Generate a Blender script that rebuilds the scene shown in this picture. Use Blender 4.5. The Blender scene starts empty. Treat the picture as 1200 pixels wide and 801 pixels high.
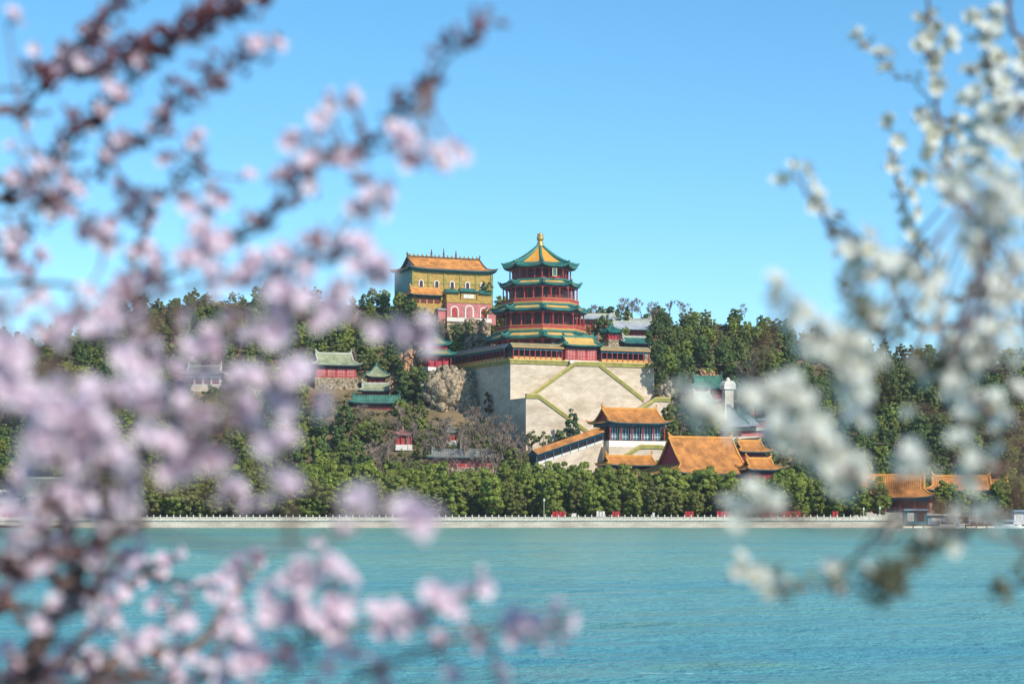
import bpy, math, random
import numpy as np
R = math.radians
F = 2595.0; CX = 600.0; HY = 606.0; HC = 3.0     # lens in photo pixels, horizon row, eye height above the water
def P(px, py, Y): return ((px-CX)*Y/F, Y, HC+(HY-py)*Y/F)
def PX(x, y, z): return (CX+F*x/y, HY-(z-HC)*F/y)
sc = bpy.context.scene
col = sc.collection
# ---------------------------------------------------------------- camera
cam = bpy.data.cameras.new('camera'); camo = bpy.data.objects.new('camera', cam); col.objects.link(camo)
camo.location = (0, 0, HC); camo.rotation_euler = (R(90), 0, 0)
cam.sensor_width = 36; cam.lens = F/1200*36
cam.shift_y = (HY-400.5)/1200.0
cam.clip_start = 0.05; cam.clip_end = 20000
cam.dof.use_dof = True; cam.dof.focus_distance = 780; cam.dof.aperture_fstop = 6.6; cam.dof.aperture_blades = 9
sc.camera = camo
# ---------------------------------------------------------------- sky and sun
SUN_AZ = R(-46); SUN_EL = R(40)          # direction towards the sun, measured from +X
w = bpy.data.worlds.new('World'); sc.world = w; w.use_nodes = True
nt = w.node_tree; nt.nodes.clear()
sky = nt.nodes.new('ShaderNodeTexSky'); sky.sky_type = 'NISHITA'; sky.sun_disc = False
sky.sun_elevation = SUN_EL; sky.sun_rotation = math.pi/2 - SUN_AZ
sky.air_density = 1.0; sky.dust_density = 0.0; sky.ozone_density = 4.5; sky.altitude = 2000
hs = nt.nodes.new('ShaderNodeHueSaturation'); hs.inputs['Saturation'].default_value = 1.15; hs.inputs['Hue'].default_value = 0.484
bg = nt.nodes.new('ShaderNodeBackground'); bg.inputs['Strength'].default_value = 0.138
wo = nt.nodes.new('ShaderNodeOutputWorld')
nt.links.new(sky.outputs[0], hs.inputs['Color']); nt.links.new(hs.outputs[0], bg.inputs[0]); nt.links.new(bg.outputs[0], wo.inputs[0])
sl = bpy.data.lights.new('sun', 'SUN'); sl.energy = 4.3; sl.angle = R(0.5); sl.color = (1.0, 0.93, 0.82)
so = bpy.data.objects.new('sun', sl); col.objects.link(so)
from mathutils import Vector, Matrix
sd = Vector((math.cos(SUN_AZ)*math.cos(SUN_EL), math.sin(SUN_AZ)*math.cos(SUN_EL), math.sin(SUN_EL)))
so.rotation_euler = sd.to_track_quat('Z', 'Y').to_euler(); so.location = (0, 0, 200)
vs = sc.view_settings; vs.view_transform = 'Standard'; vs.look = 'None'; vs.gamma = 1; vs.exposure = 0.4; vs.use_curve_mapping = False
sc.cycles.max_bounces = 6; sc.cycles.diffuse_bounces = 3; sc.cycles.glossy_bounces = 2; sc.cycles.transmission_bounces = 4; sc.cycles.transparent_max_bounces = 4
sc.cycles.use_denoising = True

# ---------------------------------------------------------------- materials
def mat(name, c, rough=0.8, var=0.0, vscale=0.3, c2=None, bump=0.0, bscale=2.0, metal=0.0, spec=0.3, objrand=0.0, transl=0.0):
    m = bpy.data.materials.new(name); m.use_nodes = True; t = m.node_tree; n = t.nodes; l = t.links
    p = n['Principled BSDF']; p.inputs['Roughness'].default_value = rough; p.inputs['Metallic'].default_value = metal
    p.inputs['Specular IOR Level'].default_value = spec
    p.inputs['Base Color'].default_value = (*c, 1)
    out = None
    tc = n.new('ShaderNodeTexCoord')
    if var > 0 or c2:
        no = n.new('ShaderNodeTexNoise'); no.inputs['Scale'].default_value = vscale; no.inputs['Detail'].default_value = 4; no.inputs['Roughness'].default_value = 0.65
        l.new(tc.outputs['Object'], no.inputs['Vector'])
        r = n.new('ShaderNodeValToRGB'); r.color_ramp.elements[0].position = 0.33; r.color_ramp.elements[1].position = 0.67
        a = tuple(max(0, x*(1-var)) for x in c); b = c2 if c2 else tuple(min(1, x*(1+var)) for x in c)
        r.color_ramp.elements[0].color = (*a, 1); r.color_ramp.elements[1].color = (*b, 1)
        l.new(no.outputs['Fac'], r.inputs['Fac']); out = r.outputs['Color']
        l.new(out, p.inputs['Base Color'])
    if objrand > 0:
        oi = n.new('ShaderNodeObjectInfo'); h = n.new('ShaderNodeHueSaturation')
        mr = n.new('ShaderNodeMapRange'); mr.inputs['To Min'].default_value = 1-objrand; mr.inputs['To Max'].default_value = 1+objrand
        l.new(oi.outputs['Random'], mr.inputs['Value']); l.new(mr.outputs[0], h.inputs['Value'])
        mr2 = n.new('ShaderNodeMapRange'); mr2.inputs['To Min'].default_value = 0.5-objrand*0.02; mr2.inputs['To Max'].default_value = 0.5+objrand*0.05
        ml = n.new('ShaderNodeMath'); ml.operation = 'MULTIPLY'; ml.inputs[1].default_value = 7.31
        fr = n.new('ShaderNodeMath'); fr.operation = 'FRACT'
        l.new(oi.outputs['Random'], ml.inputs[0]); l.new(ml.outputs[0], fr.inputs[0]); l.new(fr.outputs[0], mr2.inputs['Value']); l.new(mr2.outputs[0], h.inputs['Hue'])
        if out: l.new(out, h.inputs['Color'])
        else: h.inputs['Color'].default_value = (*c, 1)
        out = h.outputs['Color']; l.new(out, p.inputs['Base Color'])
    if bump > 0:
        nb = n.new('ShaderNodeTexNoise'); nb.inputs['Scale'].default_value = bscale; nb.inputs['Detail'].default_value = 5
        l.new(tc.outputs['Object'], nb.inputs['Vector'])
        bp = n.new('ShaderNodeBump'); bp.inputs['Strength'].default_value = bump; bp.inputs['Distance'].default_value = 0.5
        l.new(nb.outputs['Fac'], bp.inputs['Height']); l.new(bp.outputs[0], p.inputs['Normal'])
    if transl > 0:
        tr = n.new('ShaderNodeBsdfTranslucent'); mx = n.new('ShaderNodeMixShader'); mx.inputs[0].default_value = transl
        if out: l.new(out, tr.inputs['Color'])
        else: tr.inputs['Color'].default_value = (*c, 1)
        l.new(p.outputs[0], mx.inputs[1]); l.new(tr.outputs[0], mx.inputs[2]); l.new(mx.outputs[0], n['Material Output'].inputs['Surface'])
    return m

def tile_mat(name, c, var=0.25, rib=0.55):
    """glazed roof tiles: ribs running down the slope (UV x = metres along the eave), weathered"""
    m = mat(name, c, rough=0.38, var=var, vscale=0.35, spec=0.4)
    t = m.node_tree; n = t.nodes; l = t.links; p = n['Principled BSDF']
    uv = n.new('ShaderNodeUVMap'); sx = n.new('ShaderNodeSeparateXYZ'); l.new(uv.outputs[0], sx.inputs[0])
    mu = n.new('ShaderNodeMath'); mu.operation = 'MULTIPLY'; mu.inputs[1].default_value = 2*math.pi/rib
    sn = n.new('ShaderNodeMath'); sn.operation = 'SINE'
    l.new(sx.outputs[0], mu.inputs[0]); l.new(mu.outputs[0], sn.inputs[0])
    bp = n.new('ShaderNodeBump'); bp.inputs['Strength'].default_value = 0.7; bp.inputs['Distance'].default_value = 0.09
    l.new(sn.outputs[0], bp.inputs['Height']); l.new(bp.outputs[0], p.inputs['Normal'])
    return m

def block_mat(name, c, c2, mortar, sx=1.6, sy=0.75, stain=0.58):
    m = bpy.data.materials.new(name); m.use_nodes = True; t = m.node_tree; n = t.nodes; l = t.links
    p = n['Principled BSDF']; p.inputs['Roughness'].default_value = 0.85; p.inputs['Specular IOR Level'].default_value = 0.2
    uv = n.new('ShaderNodeUVMap')
    b = n.new('ShaderNodeTexBrick'); b.inputs['Scale'].default_value = 1; b.inputs['Brick Width'].default_value = sx; b.inputs['Row Height'].default_value = sy
    b.inputs['Mortar Size'].default_value = 0.03; b.inputs['Color1'].default_value = (*c, 1); b.inputs['Color2'].default_value = (*c2, 1); b.inputs['Mortar'].default_value = (*mortar, 1)
    l.new(uv.outputs[0], b.inputs['Vector'])
    no = n.new('ShaderNodeTexNoise'); no.inputs['Scale'].default_value = 0.16; no.inputs['Detail'].default_value = 7; no.inputs['Roughness'].default_value = 0.7
    mp = n.new('ShaderNodeMapping'); mp.inputs['Scale'].default_value = (0.6, 1.3, 1); l.new(uv.outputs[0], mp.inputs[0]); l.new(mp.outputs[0], no.inputs['Vector'])
    r = n.new('ShaderNodeValToRGB'); r.color_ramp.elements[0].position = 0.34; r.color_ramp.elements[0].color = (stain, stain*0.93, stain*0.85, 1); r.color_ramp.elements[1].position = 0.6; r.color_ramp.elements[1].color = (1, 1, 1, 1)
    l.new(no.outputs['Fac'], r.inputs['Fac'])
    mx = n.new('ShaderNodeMix'); mx.data_type = 'RGBA'; mx.blend_type = 'MULTIPLY'; mx.inputs[0].default_value = 0.8
    l.new(b.outputs['Color'], mx.inputs[6]); l.new(r.outputs['Color'], mx.inputs[7]); l.new(mx.outputs[2], p.inputs['Base Color'])
    return m

M = {}
M['orange_tile'] = tile_mat('orange_tile', (0.46, 0.19, 0.05), 0.4)
M['old_gold_tile'] = tile_mat('old_gold_tile', (0.58, 0.24, 0.06), 0.4)
M['gold_tile'] = tile_mat('gold_tile', (0.60, 0.37, 0.11), 0.2)
M['green_tile'] = tile_mat('green_tile', (0.03, 0.15, 0.125), 0.45)
M['jade_tile'] = tile_mat('jade_tile', (0.06, 0.165, 0.12), 0.5)
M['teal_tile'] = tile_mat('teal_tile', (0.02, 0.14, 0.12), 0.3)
M['moss_tile'] = tile_mat('moss_tile', (0.27, 0.29, 0.17), 0.4)
M['grey_tile'] = tile_mat('grey_tile', (0.19, 0.19, 0.17), 0.25)
M['slate_tile'] = tile_mat('slate_tile', (0.34, 0.37, 0.40), 0.25)
M['orange_ridge'] = mat('orange_ridge', (0.62, 0.28, 0.06), 0.4, var=0.2)
M['green_ridge'] = mat('green_ridge', (0.045, 0.19, 0.155), 0.5, var=0.3, vscale=1.5)
M['pale_ridge'] = mat('pale_ridge', (0.42, 0.42, 0.34), 0.6, var=0.2)
M['dark_ridge'] = mat('dark_ridge', (0.13, 0.07, 0.03), 0.5, var=0.3)
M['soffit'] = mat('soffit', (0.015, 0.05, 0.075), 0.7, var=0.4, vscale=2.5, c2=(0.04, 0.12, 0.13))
M['beam'] = mat('beam', (0.02, 0.07, 0.17), 0.6, var=0.5, vscale=1.8, c2=(0.06, 0.20, 0.26))
M['red'] = mat('red', (0.38, 0.05, 0.042), 0.55, var=0.25)
M['crimson'] = mat('crimson', (0.36, 0.03, 0.05), 0.55, var=0.25)
M['pinkred'] = mat('pinkred', (0.47, 0.17, 0.16), 0.8, var=0.2, vscale=0.4)
M['fascia'] = mat('fascia', (0.58, 0.30, 0.09), 0.6, var=0.25, vscale=2)
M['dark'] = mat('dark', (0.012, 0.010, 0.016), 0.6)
M['window'] = mat('window', (0.05, 0.02, 0.025), 0.4, var=0.5, vscale=3, c2=(0.10, 0.05, 0.05))
M['white'] = mat('white', (0.66, 0.63, 0.56), 0.7, var=0.12)
M['marble'] = mat('marble', (0.62, 0.58, 0.48), 0.7, var=0.16, vscale=1.5)
M['glazed'] = mat('glazed', (0.27, 0.25, 0.06), 0.5, var=0.25, vscale=0.6)
M['glazed_top'] = mat('glazed_top', (0.50, 0.41, 0.14), 0.5, var=0.2, vscale=0.6)
M['yellow_wall'] = mat('yellow_wall', (0.42, 0.25, 0.045), 0.5, var=0.3, vscale=1.0, c2=(0.50, 0.33, 0.08))
M['brass'] = mat('brass', (0.50, 0.34, 0.10), 0.4, metal=0.5, var=0.25, vscale=3)
M['stone_wall'] = block_mat('stone_wall', (0.61, 0.50, 0.38), (0.69, 0.59, 0.46), (0.48, 0.39, 0.30))
M['bank_stone'] = block_mat('bank_stone', (0.60, 0.53, 0.43), (0.68, 0.62, 0.52), (0.40, 0.34, 0.26), 2.2, 0.6, 0.5)
M['rock'] = mat('rock', (0.09, 0.065, 0.045), 0.9, var=0.4, vscale=0.9, c2=(0.52, 0.41, 0.27), bump=1.0, bscale=1.6)
M['orange_rock'] = mat('orange_rock', (0.44, 0.24, 0.13), 0.9, var=0.3, vscale=0.4, bump=1.0, bscale=0.7)
M['bark'] = mat('bark', (0.10, 0.07, 0.05), 0.9, var=0.3, vscale=3)
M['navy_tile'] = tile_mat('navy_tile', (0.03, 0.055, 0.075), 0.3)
M['pink_tile'] = tile_mat('pink_tile', (0.30, 0.14, 0.12), 0.3)
M['blue_roof'] = mat('blue_roof', (0.28, 0.42, 0.55), 0.5, var=0.1)
M['kiosk_teal'] = mat('kiosk_teal', (0.02, 0.16, 0.19), 0.6, var=0.2)
M['wood'] = mat('wood', (0.10, 0.06, 0.035), 0.8, var=0.3)
M['yellow'] = mat('yellow', (0.75, 0.55, 0.04), 0.5)
M['boat_white'] = mat('boat_white', (0.72, 0.74, 0.74), 0.35)
# foliage
def leaf(n, c, c2, rnd=0.28): return mat(n, c, 0.55, var=0.35, vscale=0.7, c2=c2, spec=0.25, objrand=rnd, transl=0.42)
M['leaf_green'] = leaf('leaf_green', (0.18, 0.235, 0.04), (0.37, 0.43, 0.085), 0.2)
M['leaf_dark'] = leaf('leaf_dark', (0.10, 0.165, 0.05), (0.22, 0.30, 0.09), 0.22)
M['leaf_blue'] = leaf('leaf_blue', (0.04, 0.12, 0.05), (0.11, 0.22, 0.09), 0.2)
M['leaf_olive'] = leaf('leaf_olive', (0.15, 0.19, 0.05), (0.29, 0.33, 0.09), 0.2)
M['leaf_lime'] = leaf('leaf_lime', (0.17, 0.20, 0.045), (0.34, 0.36, 0.09), 0.2)
M['leaf_brown'] = leaf('leaf_brown', (0.15, 0.085, 0.035), (0.24, 0.14, 0.055), 0.15)
M['twigs'] = mat('twigs', (0.22, 0.165, 0.13), 0.9, var=0.3, vscale=0.6, c2=(0.36, 0.28, 0.22), objrand=0.2)

# ---------------------------------------------------------------- mesh helper
class MB:
    def __init__(s): s.v = []; s.f = []; s.m = []; s.uv = {}
    def face(s, idx, m=0, uv=None):
        if uv: s.uv[len(s.f)] = uv
        s.f.append(tuple(idx)); s.m.append(m)
    def poly(s, pts, m=0, uv=None):
        i = len(s.v); s.v += [tuple(p) for p in pts]; s.face(range(i, i+len(pts)), m, uv)
    def box(s, x0, x1, y0, y1, z0, z1, m=0):
        i = len(s.v)
        s.v += [(x0,y0,z0),(x1,y0,z0),(x1,y1,z0),(x0,y1,z0),(x0,y0,z1),(x1,y0,z1),(x1,y1,z1),(x0,y1,z1)]
        W, D, H = x1-x0, y1-y0, z1-z0
        for q, a, b in (((0,1,5,4),W,H),((1,2,6,5),D,H),((2,3,7,6),W,H),((3,0,4,7),D,H),((4,5,6,7),W,D),((3,2,1,0),W,D)):
            s.face([i+k for k in q], m, [(0,z0),(a,z0),(a,z0+b),(0,z0+b)])
    def extrude(s, poly, y0, y1, m=0, mtop=None):
        """poly: (x,z) counter-clockwise seen from -y; solid between y0 (front) and y1"""
        i = len(s.v); n = len(poly)
        s.v += [(x, y0, z) for x, z in poly] + [(x, y1, z) for x, z in poly]
        s.face([i+k for k in range(n)], m, list(poly))
        s.face([i+n+k for k in reversed(range(n))], m, [poly[k] for k in reversed(range(n))])
        for k in range(n):
            k2 = (k+1) % n; a = poly[k]; b = poly[k2]
            up = (b[0] < a[0])
            s.face([i+k, i+n+k, i+n+k2, i+k2], (mtop if (mtop is not None and up) else m), [(y0,a[1]),(y1,a[1]),(y1,b[1]),(y0,b[1])])
    def tube(s, pts, rad, n=6, m=0, cap=True):
        pts = [Vector(p) for p in pts]
        if not hasattr(rad, '__len__'): rad = [rad]*len(pts)
        i0 = len(s.v); N = len(pts)
        for k, p in enumerate(pts):
            t = (pts[min(k+1, N-1)]-pts[max(k-1, 0)])
            t = t.normalized() if t.length > 1e-9 else Vector((0, 0, 1))
            a = t.cross(Vector((0, 0, 1)) if abs(t.z) < 0.9 else Vector((1, 0, 0))).normalized(); b = t.cross(a)
            for j in range(n):
                an = 2*math.pi*j/n
                s.v.append(tuple(p + (a*math.cos(an)+b*math.sin(an))*rad[k]))
        for k in range(N-1):
            for j in range(n):
                j2 = (j+1) % n
                s.face((i0+k*n+j, i0+k*n+j2, i0+(k+1)*n+j2, i0+(k+1)*n+j), m)
        if cap:
            s.face([i0+j for j in reversed(range(n))], m); s.face([i0+(N-1)*n+j for j in range(n)], m)
    def lathe(s, prof, n=16, m=0, c=(0, 0, 0), rot=0):
        i0 = len(s.v)
        for r, z in prof:
            for j in range(n):
                a = 2*math.pi*j/n+rot; s.v.append((c[0]+r*math.cos(a), c[1]+r*math.sin(a), c[2]+z))
        for k in range(len(prof)-1):
            for j in range(n):
                j2 = (j+1) % n
                s.face((i0+k*n+j, i0+k*n+j2, i0+(k+1)*n+j2, i0+(k+1)*n+j), m)
        s.face([i0+j for j in reversed(range(n))], m); s.face([i0+(len(prof)-1)*n+j for j in range(n)], m)
    def mesh(s, name, mats, smooth=False):
        me = bpy.data.meshes.new(name); me.from_pydata(s.v, [], s.f)
        for a in (mats if isinstance(mats, (list, tuple)) else [mats]): me.materials.append(a)
        me.polygons.foreach_set('material_index', s.m)
        if s.uv:
            u = me.uv_layers.new(name='UVMap')
            for fi, uv in s.uv.items():
                st = me.polygons[fi].loop_start
                for k, c in enumerate(uv): u.data[st+k].uv = c
        if smooth: me.polygons.foreach_set('use_smooth', [True]*len(s.f))
        me.update(); return me
    def build(s, name, mats, parent=None, smooth=False):
        return link(name, s.mesh(name, mats, smooth), parent)

def link(name, me, parent=None, loc=None, rz=None):
    o = bpy.data.objects.new(name, me); col.objects.link(o)
    if parent is not None: o.parent = parent
    if loc is not None: o.location = loc
    if rz is not None: o.rotation_euler = (0, 0, rz)
    return o
def tag(o, label=None, cat=None, group=None, kind=None):
    if label: o['label'] = label
    if cat: o['category'] = cat
    if group: o['group'] = group
    if kind: o['kind'] = kind
    return o
def thing(name, label, cat, loc=(0, 0, 0), rz=0, group=None):
    o = bpy.data.objects.new(name, None); col.objects.link(o); o.location = loc; o.rotation_euler = (0, 0, rz)
    return tag(o, label, cat, group)
def np_mesh(name, V, Fq, mats, mi=None, smooth=False):
    me = bpy.data.meshes.new(name); k = Fq.shape[1]
    me.vertices.add(len(V)); me.vertices.foreach_set('co', np.ascontiguousarray(V, dtype=np.float32).ravel())
    me.loops.add(Fq.size); me.loops.foreach_set('vertex_index', np.ascontiguousarray(Fq, dtype=np.int32).ravel())
    me.polygons.add(len(Fq)); me.polygons.foreach_set('loop_start', np.arange(0, Fq.size, k, dtype=np.int32))
    try: me.polygons.foreach_set('loop_total', np.full(len(Fq), k, dtype=np.int32))
    except Exception: pass
    for a in mats: me.materials.append(a)
    if mi is not None: me.polygons.foreach_set('material_index', np.ascontiguousarray(mi, dtype=np.int32))
    if smooth: me.polygons.foreach_set('use_smooth', np.ones(len(Fq), dtype=bool))
    me.update(calc_edges=True); return me

# ---------------------------------------------------------------- terrain shape
SKY = [(-400,440),(-150,400),(0,385),(60,380),(110,358),(150,342),(230,330),(340,326),(400,333),(450,338),(520,342),(580,345),(620,350),(690,351),(760,354),(850,357),(900,363),(950,381),(1000,390),(1100,400),(1200,404),(1400,430),(1600,470)]
SX = np.array([a for a, b in SKY], float); SY = np.array([b for a, b in SKY], float)
def TZ(x, y):
    x = np.asarray(x, float); y = np.asarray(y, float)
    px = 600+F*x/880.0
    ridge = 3+(606-np.interp(px, SX, SY))*0.339-8.5
    q = np.clip((y-692)/188.0, 0, 1)
    n = 1.6*np.sin(x*0.055+1.3)*np.cos(y*0.07+x*0.02)+0.9*np.sin(x*0.13+y*0.11)
    z = 2.4+(ridge-2.4)*q + n*np.clip(q*4, 0, 1)*np.clip((1.15-q)*3, 0.3, 1)
    back = np.clip((y-885)/400.0, 0, 1); z = z*(1-back*back*(3-2*back))+2.0*back
    far = np.clip((np.abs(x)-430)/700.0, 0, 1); z = z*(1-far)+2.4*far
    return z
# ================================================================ the setting
def grid_obj(name, xs, ys, zf, m, kind='structure', smooth=True):
    X, Y = np.meshgrid(xs, ys); Z = zf(X, Y)
    V = np.stack([X, Y, Z], -1).reshape(-1, 3); nx, ny = len(xs), len(ys)
    i = (np.arange(ny-1)[:, None]*nx+np.arange(nx-1)[None, :]).ravel()
    Fq = np.stack([i, i+1, i+nx+1, i+nx], -1)
    o = link(name, np_mesh(name, V, Fq, [m], smooth=smooth)); tag(o, kind=kind); return o
m_hill = mat('hill_ground', (0.10, 0.085, 0.04), 0.95, var=0.4, vscale=0.06, c2=(0.24, 0.17, 0.09), bump=0.6, bscale=0.5)
xs = np.concatenate([[-2500, -1500, -1000, -800, -600], np.arange(-500, 501, 6.0), [600, 800, 1000, 1500, 2500]])
ys = np.concatenate([np.arange(646.5, 1000, 6.0), [1050, 1100, 1200, 1400, 1800, 2500]])
grid_obj('hill', xs, ys, TZ, m_hill)
# promenade paving behind the balustrade
m_pave = mat('paving', (0.36, 0.33, 0.28), 0.9, var=0.15, vscale=0.8)
b = MB(); b.box(-1500, 1500, 641.2, 646.5, 1.2, 2.42, 0); tag(b.build('promenade', m_pave), kind='structure')
# lake bed / water
mw = bpy.data.materials.new('lake_water'); mw.use_nodes = True; t = mw.node_tree; n = t.nodes; l = t.links; p = n['Principled BSDF']
p.inputs['Roughness'].default_value = 0.22; p.inputs['Specular IOR Level'].default_value = 0.38; p.inputs['IOR'].default_value = 1.33
geo = n.new('ShaderNodeNewGeometry')
def wnoise(scale, sc3, detail=3, rough=0.6):
    mp = n.new('ShaderNodeMapping'); mp.inputs['Scale'].default_value = sc3; l.new(geo.outputs['Position'], mp.inputs[0])
    no = n.new('ShaderNodeTexNoise'); no.inputs['Scale'].default_value = scale; no.inputs['Detail'].default_value = detail; no.inputs['Roughness'].default_value = rough
    l.new(mp.outputs[0], no.inputs['Vector']); return no.outputs['Fac']
big = wnoise(1.0, (0.004, 0.022, 1), 5)
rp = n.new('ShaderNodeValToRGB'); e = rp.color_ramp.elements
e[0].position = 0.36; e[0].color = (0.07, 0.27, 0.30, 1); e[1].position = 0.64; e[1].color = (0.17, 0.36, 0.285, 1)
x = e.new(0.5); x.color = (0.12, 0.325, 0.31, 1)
# greener and paler towards the far shore, bluer out in the lake
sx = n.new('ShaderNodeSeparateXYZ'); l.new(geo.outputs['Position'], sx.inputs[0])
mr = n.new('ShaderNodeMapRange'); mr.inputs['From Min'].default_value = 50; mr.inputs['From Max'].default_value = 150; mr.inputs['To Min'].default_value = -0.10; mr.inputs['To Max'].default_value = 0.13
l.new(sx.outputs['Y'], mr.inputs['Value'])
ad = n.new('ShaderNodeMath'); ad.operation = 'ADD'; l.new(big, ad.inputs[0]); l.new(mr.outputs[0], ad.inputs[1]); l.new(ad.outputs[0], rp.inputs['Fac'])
# algae / silt flecks
fl = wnoise(1.0, (0.10, 0.35, 1), 4, 0.7)
rf = n.new('ShaderNodeValToRGB'); rf.color_ramp.elements[0].position = 0.54; rf.color_ramp.elements[0].color = (0, 0, 0, 1); rf.color_ramp.elements[1].position = 0.72; rf.color_ramp.elements[1].color = (0.6, 0.6, 0.6, 1)
l.new(fl, rf.inputs['Fac'])
mx = n.new('ShaderNodeMix'); mx.data_type = 'RGBA'; l.new(rf.outputs['Color'], mx.inputs[0]); l.new(rp.outputs['Color'], mx.inputs[6]); mx.inputs[7].default_value = (0.16, 0.26, 0.12, 1)
# foam crests
fo = wnoise(1.0, (0.13, 0.5, 1), 6, 0.75)
rfo = n.new('ShaderNodeValToRGB'); rfo.color_ramp.elements[0].position = 0.66; rfo.color_ramp.elements[0].color = (0, 0, 0, 1); rfo.color_ramp.elements[1].position = 0.71; rfo.color_ramp.elements[1].color = (1, 1, 1, 1)
l.new(fo, rfo.inputs['Fac'])
mx2 = n.new('ShaderNodeMix'); mx2.data_type = 'RGBA'; l.new(rfo.outputs['Color'], mx2.inputs[0]); l.new(mx.outputs[2], mx2.inputs[6]); mx2.inputs[7].default_value = (0.62, 0.68, 0.62, 1)
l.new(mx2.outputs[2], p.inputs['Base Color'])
w1 = wnoise(1.0, (0.5, 0.85, 1), 5, 0.7); w2 = wnoise(1.0, (1.9, 2.9, 1), 4, 0.65)
b1 = n.new('ShaderNodeBump'); b1.inputs['Strength'].default_value = 0.9; b1.inputs['Distance'].default_value = 0.8; l.new(w1, b1.inputs['Height'])
b2 = n.new('ShaderNodeBump'); b2.inputs['Strength'].default_value = 0.8; b2.inputs['Distance'].default_value = 0.2; l.new(w2, b2.inputs['Height']); l.new(b1.outputs[0], b2.inputs['Normal'])
l.new(b2.outputs[0], p.inputs['Normal'])
# real low waves near the viewer, flat further out
ysw = np.concatenate([np.arange(3, 30, 1.0), np.geomspace(30, 640.9, 420)])
xsw = np.concatenate([[-2500, -1500, -600, -300], np.linspace(-200, 200, 161), [300, 600, 1500, 2500]])
def wz(x, y):
    a = 0.05*np.clip(1-np.abs(x)/250, 0, 1)
    return a*(np.sin(x*0.35+y*1.1)+0.7*np.sin(-x*0.5+y*1.73+1.1)+0.5*np.sin(x*0.9+y*2.6+2.0*np.sin(x*0.05)))
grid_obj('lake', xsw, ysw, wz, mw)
# near bank, on which the two blossoming trees stand
def nbz(x, y): return np.where(y < 1.9, 1.42, np.where(y < 3.4, 1.42-(y-1.9)*1.3, -0.6))+0.02*np.sin(x*2.1+y*3)
m_bank = mat('bank_grass', (0.09, 0.11, 0.035), 0.95, var=0.4, vscale=1.5, c2=(0.17, 0.14, 0.07), bump=0.5, bscale=8)
grid_obj('near_bank', np.concatenate([[-2500, -400, -60], np.arange(-20, 20.1, 0.5), [60, 400, 2500]]), np.concatenate([[-500, -150, -40], np.arange(-12, 3.6, 0.3)]), nbz, m_bank)

# ---------------------------------------------------------------- embankment wall and balustrade
t = thing('embankment', 'long pale stone embankment wall along the far edge of the lake', 'embankment', (0, 640.5, 0))
b = MB(); b.box(-290, 113, 0, 0.7, -1.5, 2.05, 0); b.build('wall', M['bank_stone'], t)
b = MB(); b.box(-290, 113, -0.25, 0.72, 2.05, 2.32, 0); b.build('coping', M['marble'], t)
b = MB(); b.box(-290, 113, -0.7, 0.0, -1.5, 0.12, 0); b.build('footing', mat('wet_stone', (0.20, 0.18, 0.13), 0.7, var=0.3), t)
t = thing('balustrade', 'white marble balustrade with small posts along the far promenade', 'balustrade', (0, 640.7, 2.32))
def post_mb(x, mb):
    mb.box(x-0.17, x+0.17, -0.17, 0.17, 0, 1.05); mb.lathe([(0.10, 1.05), (0.17, 1.12), (0.17, 1.38), (0.10, 1.46), (0.02, 1.5)], 8, 0, (x, 0, 0))
pm = MB(); post_mb(0, pm); pme = pm.mesh('post', M['marble'])
xsP = np.arange(-288, 113, 1.92)
order = sorted(xsP, key=lambda q: abs(q+20)); near = set(order[:100]); rest = MB()
for q in xsP:
    if q in near: link('post', pme, t, (float(q), 0, 0))
    else: post_mb(q, rest)
tag(rest.build('posts', M['marble'], t), 'further balustrade posts towards both ends of the promenade', kind='stuff')
b = MB(); b.box(-289, 113, -0.09, 0.09, 0.72, 0.88); b.build('rail', M['marble'], t)
b = MB()
for q in xsP[:-1]: b.box(q+0.22, q+1.70, -0.05, 0.05, 0.08, 0.58)
b.build('panels', M['marble'], t)
# ================================================================ roofs and halls
def rect_ring(a, c, lift, N=8):
    """points round a rectangle (half sizes a, c), corners lifted; returns (x, y, dz, along)"""
    out = []; cs = [(-a, -c), (a, -c), (a, c), (-a, c)]; al = 0
    for k in range(4):
        p, q = cs[k], cs[(k+1) % 4]; L = math.hypot(q[0]-p[0], q[1]-p[1])
        for j in range(N):
            s = j/N; e = abs(2*s-1)
            out.append((p[0]+(q[0]-p[0])*s, p[1]+(q[1]-p[1])*s, lift*e**5, al+L*s))
        al += L
    return out
def ngon_ring(r, n, rot, lift, N=6):
    out = []; al = 0; cs = [(r*math.cos(rot+2*math.pi*k/n), r*math.sin(rot+2*math.pi*k/n)) for k in range(n)]
    for k in range(n):
        p, q = cs[k], cs[(k+1) % n]; L = math.hypot(q[0]-p[0], q[1]-p[1])
        for j in range(N):
            s = j/N; e = abs(2*s-1)
            out.append((p[0]+(q[0]-p[0])*s, p[1]+(q[1]-p[1])*s, lift*e**4, al+L*s))
        al += L
    return out
def skin(mb, rings, matf):
    """rings: list of (points, z); matf(k, j, N) -> material index"""
    n = len(rings[0][0]); i0 = len(mb.v); d = 0; dist = [0]
    for k, (r, z) in enumerate(rings):
        for x, y, dz, al in r: mb.v.append((x, y, z+dz))
        if k: d += abs(z-rings[k-1][1])*1.4; dist.append(d)
    for k in range(len(rings)-1):
        for j in range(n):
            j2 = (j+1) % n; al0 = rings[0][0][j][3]; al1 = rings[0][0][j2][3] if j2 else al0+(al0-rings[0][0][j-1][3])
            mb.face((i0+k*n+j, i0+k*n+j2, i0+(k+1)*n+j2, i0+(k+1)*n+j), matf(k, j), [(al0, dist[k]), (al1, dist[k]), (al1, dist[k+1]), (al0, dist[k+1])])
def curve(q): return 0.55*q+0.45*q*q
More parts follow.
